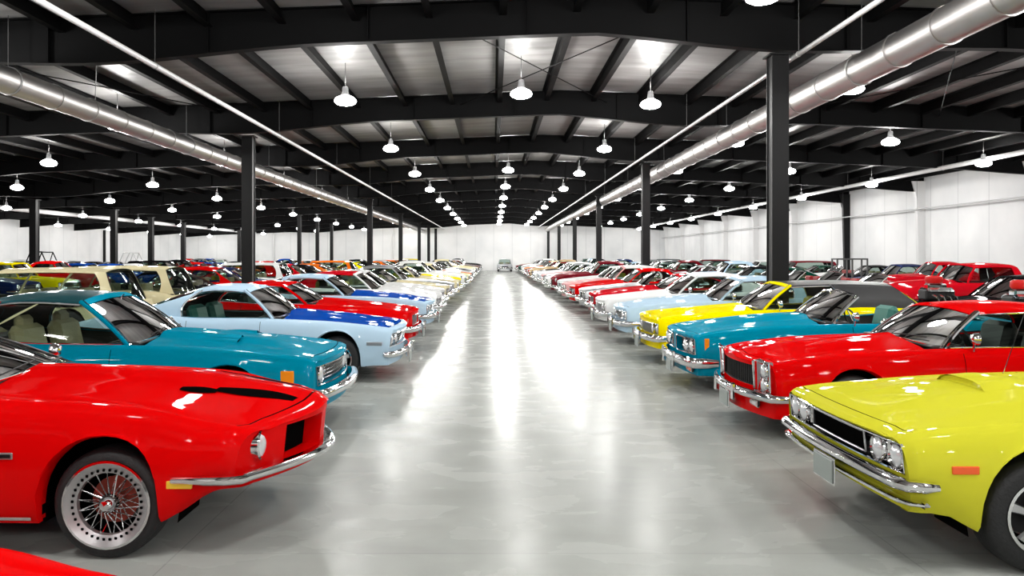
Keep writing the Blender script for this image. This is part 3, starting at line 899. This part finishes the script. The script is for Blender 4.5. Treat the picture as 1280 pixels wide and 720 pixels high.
    if lod == 0:
        for sg in (-1, 1): q.tube([tuple(np.array(screen(u, sg * .965)) + (.012, 0, .008)) for u in np.linspace(0, 1, 7)], .008, 'chrome', 6)
        q.tube([tuple(np.array(screen(0, v)) + (.012, 0, .006)) for v in np.linspace(-1, 1, 15)], .009, 'chrome', 6)
        if not S['roof']: q.tube([tuple(np.array(screen(1, v))) for v in np.linspace(-1, 1, 15)], .018, 'chrome', 7)
    else: q.tube([tuple(np.array(screen(0 if S['roof'] else 1, v))) for v in np.linspace(-1, 1, 7)], .02, 'chrome', 5)
    out.append(['windshield_frame', q, None, 'chrome windshield frame' if not S['roof'] else None])
    if not S['roof']:
        q = MB(); s1 = S['deck']
        q.tube([(X(s1 - .15 - .0 * y), y, .97 + .04 * (1 - y * y)) for y in np.linspace(-.68, .68, 11)], [.05] + [.10] * 9 + [.05], 'vinyl', 8); q.tube([(X(s1 - .32), y, .965) for y in np.linspace(-.66, .66, 9)], [.04] + [.08] * 7 + [.04], 'vinyl', 8)
        out.append(['folded_top', q, None, 'folded black soft top'])
    if lod == 0:
        for (y0_, y1_) in ((-.45, .05), (.1, .55)):
            q = MB(); yy = [y0_ + (y1_ - y0_) * t for t in np.linspace(0, 1, 6)]
            q.tube([tuple(np.array(screen(.06 + .10 * t, y / wbf)) + (.03, 0, .012)) for t, y in zip(np.linspace(0, 1, 6), yy)], .006, 'black', 5); out.append(['wiper', q, None, None])
        # mirrors: one on the door, one inside
        for sg in ((-1, 1) if S.get('mirrors2') else (1,)):
            q = MB(); s = S['pa0'] + .22; c = (X(s), sg * (fhw(s) - .03), fzf(s) + .10)
            q.lathe([(0.001, -.035), (.035, -.03), (.055, -.005), (.06, .03), (.055, .035), (.001, .03)], c, S.get('mirkey', 'chrome'), 'x', 14); q.tube([(c[0], c[1] - sg * .02, c[2] - .12), (c[0], c[1], c[2] - .03)], .011, 'chrome', 6)
            q2 = MB(); q2.v = [(-(p[0] - c[0]) + c[0], p[1], p[2]) for p in q.v]; q2.f = q.f; q2.m = q.m; q2.keys = q.keys
            out.append(['side_mirror', q2, None, None])
        q = MB(); p = screen(.82, 0); q.box((p[0] - .10, 0, p[2] - .02), (.02, .22, .055), 'chrome', .008); q.tube([(p[0] - .1, 0, p[2]), (p[0] - .03, 0, p[2] + .06)], .006, 'chrome', 5); out.append(['rear_view_mirror', q, None, None])
        if S.get('antenna'):
            q = MB(); s = S['cowl'] - .15; q.tube([(X(s), -(fhw(s) - .22), fzf(s)), (X(s) - .22, -(fhw(s) - .22), fzf(s) + .62)], .003, 'chrome', 5); out.append(['antenna', q, None, None])
    # ---- wheels
    rw = S['rw']; tw = .22
    for a in (S['sf'], S['sr']):
        for sg in (-1, 1):
            n_ = 40 if lod == 0 else 16; yo = fhw(a) - .045; ri_ = S.get('rim', .205); cx = X(a); cz = rw
            Y = lambda h: sg * (yo - h)
            t = MB(); pr = [(ri_ + .004, .02), (ri_ + .012, .002), (rw - .055, 0.0), (rw - .02, .012), (rw - .003, .035), (rw, .07), (rw, tw - .07), (rw - .003, tw - .035), (rw - .03, tw), (ri_, tw - .01)]
            t.lathe([(r_, Y(h_)) for r_, h_ in pr], (cx, 0, cz), 'rubber', 'y', n_)
            if S.get('whitewall') : t.lathe([(rw - .085, Y(-.002)), (rw - .055, Y(-.003))], (cx, 0, cz), 'plate', 'y', n_)
            rm = MB()
            if lod:
                rm.lathe([(ri_, Y(.01)), (ri_ - .03, Y(.03)), (.12, Y(.04)), (.05, Y(.01)), (.001, Y(.005))], (cx, 0, cz), 'brushed', 'y', n_)
                t.merge(rm); out.append(['wheel', t, None, None]); continue
            rm.lathe([(ri_ + .008, Y(.012)), (ri_ + .01, Y(-.004)), (ri_ - .006, Y(-.006)), (ri_ - .018, Y(.02)), (ri_ - .03, Y(.06)), (ri_ - .032, Y(.17))], (cx, 0, cz), 'chrome', 'y', n_)
            W = S['wheel']
            if W == 'wire':
                rm.lathe([(ri_ - .004, Y(-.008)), (ri_ - .03, Y(.006)), (ri_ - .066, Y(.022)), (ri_ - .070, Y(.05))], (cx, 0, cz), 'lip', 'y', n_)
                rm.lathe([(.055, Y(.10)), (.06, Y(.03)), (.045, Y(-.0)), (.028, Y(-.025)), (.001, Y(-.03))], (cx, 0, cz), 'chrome', 'y', 20)
                for k in range(36):
                    a0 = 2 * math.pi * (k + .5) / 36; rm.box((cx + (ri_ - .047) * math.cos(a0), Y(.008), cz + (ri_ - .047) * math.sin(a0)), (.016, .008, .016), 'gap', .003)
                    a1 = 2 * math.pi * k / 36; a2 = a1 + (.42 if k % 2 else -.42); h0, h1 = ((.015, .035) if k % 2 else (.085, .05))
                    rm.tube([(cx + .052 * math.cos(a1), Y(h0), cz + .052 * math.sin(a1)), (cx + (ri_ - .068) * math.cos(a2), Y(h1), cz + (ri_ - .068) * math.sin(a2))], .0032, 'chrome', 4, cap=False)
            elif W == 'cap':
                rm.lathe([(ri_ - .02, Y(.03)), (ri_ - .05, Y(.02)), (.14, Y(.03)), (.12, Y(.0)), (.07, Y(-.02)), (.03, Y(-.035)), (.001, Y(-.036))], (cx, 0, cz), 'chrome', 'y', 28)
            else:
                rm.lathe([(.075, Y(.07)), (.07, Y(.02)), (.045, Y(.01)), (.04, Y(-.012)), (.001, Y(-.016))], (cx, 0, cz), 'chrome', 'y', 20)
                for k in range(5):
                    a1 = 2 * math.pi * k / 5 + .3; ca, sa = math.cos(a1), math.sin(a1)
                    def pt(r_, w_, h_): return (cx + r_ * ca - w_ * sa, Y(h_), cz + r_ * sa + w_ * ca)
                    rws = []
                    for (r_, w_, h_) in ((.05, .028, .02), (.11, .024, .022), (ri_ - .03, .034, .035)):
                        rws.append([pt(r_, -w_, h_ + .02), pt(r_, -w_ * .7, h_), pt(r_, w_ * .7, h_), pt(r_, w_, h_ + .02)])
                    rm.grid(rws, 'brushed')
            # brake disc (red-lit look painted in on wire wheels) and backing
            bd = MB(); bd.lathe([(.001, Y(.125)), (.14, Y(.125)), (.14, Y(.14))], (cx, 0, cz), 'brake' if W == 'wire' else 'black', 'y', 20); bd.lathe([(.15, Y(.17)), (ri_ - .01, Y(.175))], (cx, 0, cz), 'gap', 'y', 20)
            out.append(['wheel', t, None, 'black tyre']); w0 = len(out) - 1
            out.append(['rim', rm, w0, {'wire': 'chrome wire-spoke rim', 'cap': 'chrome hub cap rim'}.get(W, 'five-spoke chrome rim')]); out.append(['brake_disc', bd, w0, None])
    return out

TEMPL = {}
def template(key, S, lod):
    k = (key, lod)
    if k in TEMPL: return TEMPL[k]
    parts = car_parts(S, lod)
    if lod == 2:
        mb = MB()
        for n, b, p, l in parts: mb.merge(b)
        res = [('car', mb.mesh('car'), None, None)]
    else:
        res = [(n, b.mesh(n), p, l) for n, b, p, l in parts]
    TEMPL[k] = res
    return res
def setmats(o, cols):
    keys = list(o.data['keys'])
    for i, kx in enumerate(keys):
        if kx in cols:
            o.material_slots[i].link = 'OBJECT'; o.material_slots[i].material = cols[kx]
def car(key, S, lod, col, x_nose, y, side, label, group, hood=None, roofc=None, name='car', cat='car', tilt=0):
    """side +1: nose points to +x; -1: nose points to -x"""
    T = template(key, S, lod); L = S['L']
    cols = {'paint': PAINTS[col], 'hoodpaint': PAINTS[hood or col], 'roofpaint': (MATS['vinyl'] if roofc == 'vinyl' else PAINTS[roofc or col])}
    loc = (x_nose - side * L / 2, y, 0); rz = (0 if side > 0 else math.pi) + tilt
    if lod == 2:
        o = link(name, T[0][1], None, loc, rz); setmats(o, cols); return tag(o, label, cat, group)
    root = tag(link(name, None, None, loc, rz), label, cat, group); obs = []
    for (n, me, p, l) in T:
        o = link(n, me, root if p is None else obs[p]); setmats(o, cols)
        if l: o['label'] = l
        if n == 'hood' and hood and hood != col: o['label'] = hood + ' hood'
        obs.append(o)
    return root

# ---- the individual cars close to the camera
FIRE = spec(L=4.87, blendl=.75, under=.62, sf=1.09, sr=3.82, R=.40, rim=.250, sill=.215, bow=.36, bp=1.7, blen=1.0, lean=.10,
    hw=[(0, .86), (.05, .89), (.5, .925), (1.0, .93), (2.2, .905), (3.0, .91), (3.8, .945), (4.5, .90), (4.87, .84)],
    zf=[(0, .73), (.05, .755), (.35, .80), (1.0, .885), (1.9, .925), (2.9, .93), (3.6, .96), (4.3, .93), (4.87, .80)],
    zc=[(0, .75), (.05, .79), (.5, .90), (1.1, .975), (1.9, 1.01), (3.9, .985), (4.3, .95), (4.87, .82)],
    cowl=1.98, deck=4.3, pa0=2.12, pa1=2.78, pw1=3.35, pw0=3.75, pc1=3.55, pc0=4.45, zr=1.20, crown=.06, wr=.56, door=(2.2, 3.45),
    hood='peak', openings=[(-.50, -.06, .50, .715), (.06, .50, .50, .715)], grille='none', gback='gap', barkey='black', gframe=None, gdep=.12,
    lights=[(.66, .635, .085)], lrec=-.032, bump_z=.475, bump_h=.06, bump_off=.05, bump_side=.36, bumpette=False, valance=.41,
    wheel='wire', marker='yellow_lens', mark_pos=(.40, .455), mark_size=(.15, .05), badge=(1.66, .62), plate=False, mirrors2=True,
    louvres=[(.60, .84, -.34, -.38, .055), (.60, .84, .34, .38, .055), (.12, .62, -.20, -.30, .075), (.12, .62, .20, .30, .075)], pillar='chrome', tunnel='paint')
car('firebird', FIRE, 0, 'red', -1.18, 5.57, 1, 'red sports coupe with chrome wire wheels, black hood vents and a pointed nose', None)
car('firebird', FIRE, 0, 'red', -.72, 1.70, 1, 'red car at the lower left corner, only its fender in the picture', None)
NOVA = spec(L=4.8, sf=.95, sr=3.75, lean=-.05, cowl=1.85, pa0=2.0, pa1=2.55, pw1=3.35, pw0=3.6, pc1=3.55, pc0=4.3, deck=4.15, zr=1.32, crown=.07,
    hood='power', openings=[(-.78, .78, .49, .68)], grille='grid', barkey='chrome', lights=[(.62, .585, .09)], marker='amber', mark_pos=(.26, .60), mark_size=(.13, .12), seat='tan', headrest=True,
    bumpette=False, plate=False, bump_z=.42, bump_h=.10, bump_side=.30, scoops=[(1.0, 1.5, -.35, .12, .04), (1.0, 1.5, .35, .12, .04)], wheel='rally')
car('nova', NOVA, 0, 'teal', -1.66, 8.75, 1, 'teal coupe with dark roof and amber corner light beside the wire-wheeled red coupe', None, roofc='dark teal')
CHEV = spec(L=4.75, sf=.86, sr=3.65, R=.40, lean=.12, cowl=1.66, pa0=1.80, pa1=2.25, pw1=2.85, pw0=3.1, pc1=3.0, pc0=3.9, deck=3.8, zr=1.29, crown=.06, door=(1.95, 3.0),
    hood='power', hoodkey='hoodpaint', openings=[(-.82, .82, .50, .68)], grille='h', lights=[(.70, .59, .075), (.50, .59, .075)], marker='brushed', mark_pos=(.22, .55), mark_size=(.22, .05),
    bump_z=.40, bump_h=.09, bump_side=.10, seat='seatgreen', wheel='rally', valance=.24)
car('chev', CHEV, 0, 'light blue', -1.36, 12.2, 1, 'light blue coupe with deep blue hood, beyond the teal coupe left of the aisle', None, hood='blue')
CHAR = spec(L=5.2, sf=.80, sr=3.95, R=.40, lean=.10, bow=.05, cowl=1.75, pa0=1.95, pa1=2.5, pw1=3.4, pw0=3.7, pc1=3.6, pc0=4.5, deck=4.35, door=(2.1, 3.4),
    hw=[(0, .90), (.05, .93), (.5, .95), (1.0, .96), (2.2, .92), (3.0, .93), (3.9, .97), (4.7, .93), (5.2, .88)],
    zf=[(0, .745), (.06, .775), (.6, .83), (1.1, .865), (2.0, .90), (2.9, .91), (3.8, .96), (4.6, .93), (5.2, .84)],
    zc=[(0, .735), (.06, .77), (.6, .865), (1.2, .925), (1.9, .965), (4.2, .975), (4.6, .95), (5.2, .85)],
    zr=1.28, crown=.06, hood='power', openings=[(-.85, .85, .555, .72)], grille='h', barkey='black', gframe='chrome', gdep=.07, tunnel='chrome',
    lights=[(.76, .638, .07), (.57, .638, .07)], sqbezel=(.19, .15), gbar=(-.40, .40, .575, .70), marker='orange_red', mark_pos=(.30, .60), mark_size=(.15, .045),
    bump_z=.505, bump_h=.07, bump_off=.06, bump_side=.12, bump2=.41, bumpette=False, valance=.345, blendl=.35, scoopkey='paint', wheel='rally', scoops=[(.85, 1.35, 0, .30, .05)], antenna=True, lrec=-.02)
car('charger', CHAR, 0, 'pastel yellow', 2.27, 5.36, -1, 'pastel yellow muscle car with four headlights and a hood scoop', None)
CAMA = spec(L=4.7, sf=.90, sr=3.65, bow=.18, lean=.0, cowl=1.66, pa0=1.82, pa1=2.24, pw1=3.2, pw0=3.45, pc1=3.3, pc0=4.1, deck=3.95, zr=1.235, crown=.055, door=(1.95, 3.05),
    hood='peak', openings=[(-.50, .50, .50, .70)], grille='v', barkey='black', gframe=None, gdep=.07, tunnel='black', lights=[(.68, .67, .068), (.68, .53, .068)], tower=(.57, .80, .47, .765), lrec=.0,
    marker=None, bump_z=.43, bump_h=.085, bump_off=.08, bump_side=.34, bumpette=True, valance=.23, wheel='rally', pillar='chrome', plate_y=.0, parklights=(.55, .34, .20, .07), mirrors2=True)
car('camaro', CAMA, 0, 'red', 2.52, 8.46, -1, 'red coupe with tall chrome headlight surrounds, just behind the pastel yellow car', None)
GTOC = spec(L=4.9, sf=.95, sr=3.8, bow=.10, lean=.06, cowl=1.75, pa0=1.92, pa1=2.30, deck=3.9, roof=False, hood='power', zr=1.24, seat='seatgreen', wbo=.17,
    openings=[(-.80, -.06, .50, .70), (.06, .80, .50, .70)], grille='h', barkey='chrome', gframe='chrome', lights=[(.70, .60, .08), (.50, .60, .08)], lrec=.0, sqbezel=(.2, .2),
    marker='amber', mark_pos=(.12, .64), mark_size=(.06, .16), bump_z=.40, bump_h=.13, bump_off=.09, bump_side=.28, valance=.23, parklights=(.62, .31, .24, .10), parkkey='orange_red', zc=[(0, .735), (.06, .765), (.6, .86), (1.2, .93), (1.9, .965), (3.9, .975), (4.3, .95), (4.9, .83)],
    zf=[(0, .74), (.06, .765), (.6, .84), (1.1, .88), (2.0, .90), (2.9, .91), (3.5, .95), (4.2, .93), (4.9, .82)], hw=[(0, .87), (.05, .90), (.5, .925), (1.0, .93), (2.2, .905), (3.0, .91), (3.8, .94), (4.5, .90), (4.9, .86)])
car('conv', GTOC, 0, 'teal', 2.55, 11.25, -1, 'teal convertible with top down and chrome windshield frame', None)
COUP = spec(L=4.8, sf=.95, sr=3.75, cowl=1.7, pa0=1.86, pa1=2.36, pw1=3.1, pw0=3.35, pc1=3.4, pc0=4.15, deck=4.0, zr=1.31, crown=.07, hood='peak', openings=[(-.80, .80, .49, .67)], grille='grid', barkey='brushed',
    lights=[(.70, .58, .08), (.50, .58, .08)], seat='seatyellow', pillar='paint', marker='amber', mark_pos=(.3, .5), bumpette=True, bump_side=.2,
    zf=[(0, .745), (.06, .775), (.6, .83), (1.1, .87), (2.0, .91), (2.9, .92), (3.5, .95), (4.2, .93), (4.75, .82)])
YELL = dict(COUP, L=4.9, pw1=3.0, pw0=3.2, pc1=4.05, pc0=4.62, deck=4.5, zr=1.30, crown=.05, rdrop=.25, ccurve=.3)
car('yellow', YELL, 0, 'yellow', 2.60, 13.95, -1, 'bright yellow coupe with a black vinyl roof beside the nearest black column', None, roofc='vinyl')
GEN = {
 'coupe': COUP,
 'hard': spec(L=4.75, wheel='cap', zr=1.29, crown=.07, grille='h', hood='power', seat='tan', hoodkey='hoodpaint'),
 'fast': spec(L=4.7, pw1=3.2, pw0=3.6, pc1=3.3, pc0=4.45, deck=4.35, zr=1.24, crown=.06, hood='peak', grille='v', openings=[(-.55, .55, .50, .68)], lights=[(.70, .60, .09)]),
 'open': spec(L=4.75, roof=False, zr=1.24, wbo=.17, pa1=2.4, seat='seatred', deck=3.9),
 'sedan': spec(L=4.9, zr=1.36, crown=.08, pa0=1.95, pa1=2.4, pw1=3.45, pw0=3.7, pc1=3.5, pc0=4.1, deck=4.0, wheel='cap', seat='tan', grille='grid', barkey='chrome',
    hw=[(0, .87), (.05, .90), (.5, .925), (1.0, .93), (2.2, .915), (3.0, .92), (3.8, .94), (4.5, .90), (4.9, .86)]),
 'round': spec(L=4.7, zr=1.47, crown=.10, wr=.56, bow=.28, blen=1.1, cowl=1.75, pa0=1.9, pa1=2.3, pw1=3.0, pw0=3.2, pc1=3.3, pc0=4.1, deck=3.95, wheel='cap', sill=.26, rbow=.3, whitewall=True,
    hw=[(0, .72), (.08, .80), (.5, .90), (1.0, .93), (2.2, .89), (3.0, .90), (3.8, .93), (4.4, .86), (4.7, .74)],
    zf=[(0, .72), (.1, .82), (.5, .95), (1.0, .99), (2.0, 1.0), (2.9, 1.0), (3.6, 1.0), (4.3, .88), (4.7, .66)],
    zc=[(0, .76), (.1, .88), (.6, 1.03), (1.2, 1.08), (1.9, 1.10), (3.9, 1.06), (4.3, .93), (4.7, .68)], openings=[(-.35, .35, .44, .74)], lights=[(.56, .72, .09)], grille='v', barkey='chrome', bump_z=.42),
 'wagon': spec(L=4.9, zr=1.46, crown=.07, pa0=1.8, pa1=2.2, pw1=4.2, pw0=4.35, pc1=4.45, pc0=4.72, deck=4.70, wr=.64, cowl=1.65, wheel='cap', seat='tan', rdrop=.2,
    hw=[(0, .87), (.05, .90), (.5, .925), (1.0, .93), (2.2, .915), (3.0, .92), (3.8, .94), (4.5, .92), (4.9, .90)]),
}
NOUN = {'coupe': 'coupe', 'hard': 'hardtop', 'fast': 'fastback', 'open': 'open convertible', 'sedan': 'sedan', 'round': 'vintage car', 'wagon': 'station wagon'}
def lod_for(d, row):
    if row in ('L1', 'R1'): return 0 if d < 20.5 else (1 if d < 40 else 2)
    return 1 if d < 28 else 2
ROWTXT = {'L1': 'row left of the aisle', 'R1': 'row right of the aisle', 'L2': 'second row left of the aisle', 'R2': 'second row right of the aisle',
          'L3': 'third row left of the aisle', 'R3': 'row nearest the right wall', 'L4': 'fourth row left of the aisle'}
def gcar(row, typ, col, xn, y, side, n, hood=None, roofc=None):
    S = GEN[typ]; lab = '%s %s, %s from the front in the %s' % (col, NOUN[typ], ORD[n - 1], ROWTXT[row])
    if hood: lab = '%s %s with %s hood, %s in the %s' % (col, NOUN[typ], hood, ORD[n - 1], ROWTXT[row])
    return car(typ, S, lod_for(y, row), col, xn, y, side, lab, None, hood=hood, roofc=roofc, tilt=R(random.uniform(-.8, .8)))
# left aisle row
L1 = [('fast', 'red', None, None), ('hard', 'light blue', 'blue', None), ('coupe', 'white', None, 'crimson'), ('hard', 'white', None, None), ('open', 'cream', None, None), ('sedan', 'silver', None, None), ('coupe', 'cream', None, 'vinyl'),
      ('fast', 'yellow', None, None), ('round', 'white', None, None), ('hard', 'pale green', None, 'white'), ('coupe', 'cream', None, None), ('open', 'orange', None, None), ('sedan', 'white', None, None), ('fast', 'silver', None, None),
      ('hard', 'black', None, None), ('coupe', 'white', None, 'vinyl'), ('round', 'cream', None, None), ('open', 'red', None, None), ('sedan', 'grey', None, None), ('hard', 'white', None, None), ('coupe', 'tan', None, None),
      ('fast', 'black', None, None), ('hard', 'silver', None, None), ('coupe', 'maroon', None, None), ('sedan', 'white', None, None), ('round', 'black', None, None), ('fast', 'grey', None, None)]
y = 15.6; n = 5
for i, (t, c, h, r_) in enumerate(L1):
    xn = -1.42 + random.uniform(-.12, .10)
    gcar('L1', t, c, xn, y, 1, n, h, r_); n += 1; y += 3.3 if y < 22 else 3.05
    if y > 101: break
R1 = [('hard', 'light blue', None, None), ('coupe', 'white', None, None), ('fast', 'crimson', None, None), ('open', 'silver', None, None), ('hard', 'red', None, None), ('sedan', 'pink', None, 'white'), ('coupe', 'white', None, None),
      ('round', 'maroon', None, None), ('hard', 'white', None, 'vinyl'), ('fast', 'grey', None, None), ('open', 'pink', None, None), ('coupe', 'silver', None, None), ('sedan', 'white', None, None), ('hard', 'black', None, None),
      ('round', 'tan', None, None), ('coupe', 'crimson', None, None), ('fast', 'white', None, None), ('hard', 'maroon', None, None), ('sedan', 'cream', None, None), ('coupe', 'orange', None, None), ('open', 'white', None, None),
      ('hard', 'grey', None, None), ('round', 'white', None, None), ('fast', 'dark green', None, None), ('coupe', 'black', None, None), ('sedan', 'silver', None, None), ('hard', 'maroon', None, None), ('coupe', 'white', None, None), ('hard', 'tan', None, None)]
y = 16.8; n = 5
for i, (t, c, h, r_) in enumerate(R1):
    xn = 2.62 + random.uniform(-.10, .14)
    gcar('R1', t, c, xn, y, -1, n, h, r_); n += 1; y += 2.9
    if y > 101: break
def backrow(row, x_nose, side, y0, dy, seq, y1=100):
    y = y0; n = 1; k = 0
    while y < y1:
        t, c = seq[k % len(seq)]; k += 1
        skip = [q for q in SKIP.get(row, []) if q[0] < y < q[1]]
        if not skip: ROW.setdefault(row, []).append(gcar(row, t, c, x_nose + (.42 if row == 'L2' and y < 27 else random.uniform(-.3, 0) if row == 'L2' else random.uniform(0, .2)), y, side, n, None, None)); n += 1
        y += dy
SKIP = {'R2': [(18.5, 21.3)], 'L2': []}; ROW = {}
random.seed(11)
allt = list(NOUN)
def rs(cols, k): return [(random.choice(['coupe', 'hard', 'fast', 'open', 'sedan', 'round', 'wagon']), random.choice(cols)) for _ in range(k)]
backrow('L2', -13.05, -1, 17.5, 3.1, [('wagon', 'cream'), ('wagon', 'cream'), ('hard', 'black'), ('sedan', 'red'), ('coupe', 'navy'), ('wagon', 'white'), ('round', 'red'), ('sedan', 'crimson'), ('hard', 'black'), ('coupe', 'orange'), ('wagon', 'orange')] + rs(['orange', 'white', 'black', 'cream', 'red', 'grey', 'silver', 'yellow'], 20))
backrow('L3', -18.4, 1, 28.5, 3.1, [('sedan', 'crimson'), ('hard', 'navy'), ('wagon', 'yellow'), ('round', 'red'), ('sedan', 'blue')] + rs(['red', 'blue', 'orange', 'white', 'black', 'grey'], 20), 99)
backrow('L4', -29.8, 1, 48.5, 3.3, rs(['red', 'blue', 'white', 'black', 'yellow', 'grey'], 20), 95)
backrow('R2', 8.5, -1, 14.0, 2.95, [('hard', 'black'), ('coupe', 'black'), ('open', 'red'), ('open', 'red'), ('open', 'grey'), ('open', 'maroon'), ('hard', 'dark green')] + rs(['dark green', 'navy', 'white', 'grey', 'maroon', 'black', 'silver', 'light blue'], 22))
backrow('R3', 15.6, -1, 33.0, 3.0, [('round', 'crimson'), ('sedan', 'navy'), ('hard', 'black')] + rs(['white', 'grey', 'maroon', 'black', 'dark green', 'silver'], 22), 99)

# ---- engines standing open on two dark cars, a vintage truck, buggies, a rack
def engine(parent, loc, blk, cov):
    b = MB(); x, y, z = loc
    b.box((x, y, z), (.62, .34, .22), blk, .03)
    for sg in (-1, 1):
        b.box((x, y + sg * .17, z + .10), (.54, .13, .08), 'chrome', .03, Matrix.Rotation(R(-sg * 35), 3, 'X'))
        for k in range(4): b.tube([(x - .2 + k * .135, y + sg * .24, z), (x - .22 + k * .135, y + sg * .36, z - .04), (x - .26 + k * .135, y + sg * .38, z - .14)], .024, 'chrome', 7)
    b.box((x + .02, y, z + .17), (.40, .20, .13), 'chrome', .03)
    e = link('engine', b.mesh('engine'), parent)
    c = MB(); c.lathe([(.001, .16), (.13, .155), (.17, .13), (.175, .04), (.15, .0), (.001, 0)], (x + .05, y, z + .24), cov, 'z', 20); link('air_cleaner', c.mesh('air_cleaner'), e)
mat('engine_red', (.7, .01, .01), .3, coat=.5)
mat('engine_orange', (.8, .25, .02), .3, coat=.5)
for i, (k, cov) in enumerate(((0, 'engine_red'), (1, 'engine_red'), (5, 'engine_orange'))):
    if k < len(ROW['R2']):
        o = ROW['R2'][k]; L = 4.8
        if o.type == 'EMPTY': engine(o, (1.65, 0, .98), 'black', cov); o['label'] = o['label'].replace(', ', ' with open engine, ', 1).replace('from the front in the second row', 'in the second row')
TRUCK = spec(L=4.9, zr=1.54, crown=.07, wr=.62, bow=.22, blen=1.0, cowl=1.72, pa0=1.86, pa1=2.12, pw1=2.95, pw0=3.02, pc1=3.12, pc0=3.26, deck=3.26, wheel='cap', sill=.34, R=.42, rw=.37, zax=.37, rbow=.04, ccurve=.1, rbulge=.2, wbo=.13, rdrop=.3,
    hw=[(0, .78), (.08, .84), (.5, .90), (1.0, .92), (2.2, .86), (3.0, .86), (3.8, .90), (4.4, .86), (4.9, .84)],
    zf=[(0, .85), (.1, .95), (.5, 1.05), (1.0, 1.09), (2.0, 1.15), (3.2, 1.16), (3.8, 1.08), (4.9, 1.06)],
    zc=[(0, .92), (.1, 1.04), (.6, 1.16), (1.2, 1.21), (1.9, 1.24), (3.3, 1.14), (3.9, 1.0), (4.9, 1.02)], openings=[(-.4, .4, .50, .84)], lights=[(.62, .82, .09)], grille='v', barkey='chrome', bump_z=.50)
car('truck', TRUCK, 1, 'crimson', 9.5, 19.9, -1, 'red vintage pickup truck with a tall cab in the second row right of the aisle', None, name='pickup_truck', cat='truck')
car('wagon', GEN['wagon'], 1, 'silver', 0, 0, 1, 'silver car parked across the far end of the aisle facing up the aisle', None)
o = bpy.data.objects[[q.name for q in COL.objects if q.get('label', '').startswith('silver car parked')][0]]
o.location = (1.35, 97.5, 0); o.rotation_euler = (0, 0, -math.pi / 2)
def rack(x0, x1, y, zt):
    m = MB(); t = .06; d = .5
    for yy in (y, y + d):
        for x in (x0, (x0 + x1) / 2, x1): m.box((x, yy, zt / 2), (t, t, zt), 'darkpipe', .008)
        for z in (zt - t / 2, zt * .52, .25): m.box(((x0 + x1) / 2, yy, z), (x1 - x0, t, t), 'darkpipe', .008)
    for x in (x0, x1):
        for z in (zt - t / 2, zt * .52, .25): m.box((x, y + d / 2, z), (t, d, t), 'darkpipe', .008)
    tag(link('rack', m.mesh('rack')), 'grey square-tube rack standing between the cars near the right wall', 'rack')
rack(13.75, 14.95, 32, 1.72)
def buggy(x, y, label, col, rz):
    t = tag(link('buggy', None, None, (x, y, 0), rz), label, 'buggy')
    f = MB(); k = col
    for sg in (-1, 1):
        f.tube([(1.3, sg * .35, .5), (.6, sg * .62, .95), (.35, sg * .62, 1.05), (-.1, sg * .60, 2.05), (-.75, sg * .60, 2.08), (-1.2, sg * .6, 1.0), (-1.5, sg * .5, .6)], .035, k, 7)
        f.tube([(1.3, sg * .35, .5), (.3, sg * .62, .42), (-1.5, sg * .5, .6)], .035, k, 7)
        f.tube([(-.1, sg * .60, 2.05), (-.6, sg * .6, .45)], .03, k, 6)
    for (x_, z_, h) in ((1.3, .5, .35), (-.1, 2.05, .6), (-.75, 2.08, .6), (-1.5, .6, .5), (.35, 1.05, .62)): f.tube([(x_, -h, z_), (x_, h, z_)], .035, k, 7)
    fr = link('tube_frame', f.mesh('tube_frame'), t)
    b = MB(); b.box((-.1, 0, .42), (2.0, .95, .10), 'black', .03); b.box((.95, 0, .60), (.8, .7, .3), 'blackgloss', .1); link('floor_pan', b.mesh('floor_pan'), t)
    for sg in (-1, 1):
        b = MB(); b.box((-.35, sg * .28, .58), (.45, .42, .14), 'seatblack', .05); b.box((-.6, sg * .28, .95), (.12, .42, .7), 'seatblack', .05); link('seat', b.mesh('seat'), t)
        for (xx, w) in ((1.15, .2), (-1.15, .32)):
            b = MB(); b.lathe([(.17, -w / 2), (.2, -w / 2), (.36, -w / 2 + .02), (.40, -w / 2 + .06), (.40, w / 2 - .06), (.36, w / 2 - .02), (.2, w / 2), (.17, w / 2), (.12, w / 4), (.001, w / 4)], (xx, sg * .80, .40), 'rubber', 'y', 18)
            b.tube([(xx, sg * .3, .45), (xx, sg * .75, .42)], .03, 'chrome', 6); link('wheel', b.mesh('wheel'), t)
    b = MB(); b.box((-1.35, 0, .85), (.5, .6, .45), 'brushed', .06); link('engine', b.mesh('engine'), t)
buggy(-26.4, 47.5, 'black open tube-frame buggy with a tall roll cage, beside a column far to the left', 'steel_black', 0)
buggy(-25.6, 57.5, 'grey open tube-frame buggy with a tall roll cage, farther back than the black one', 'conduit', .1)
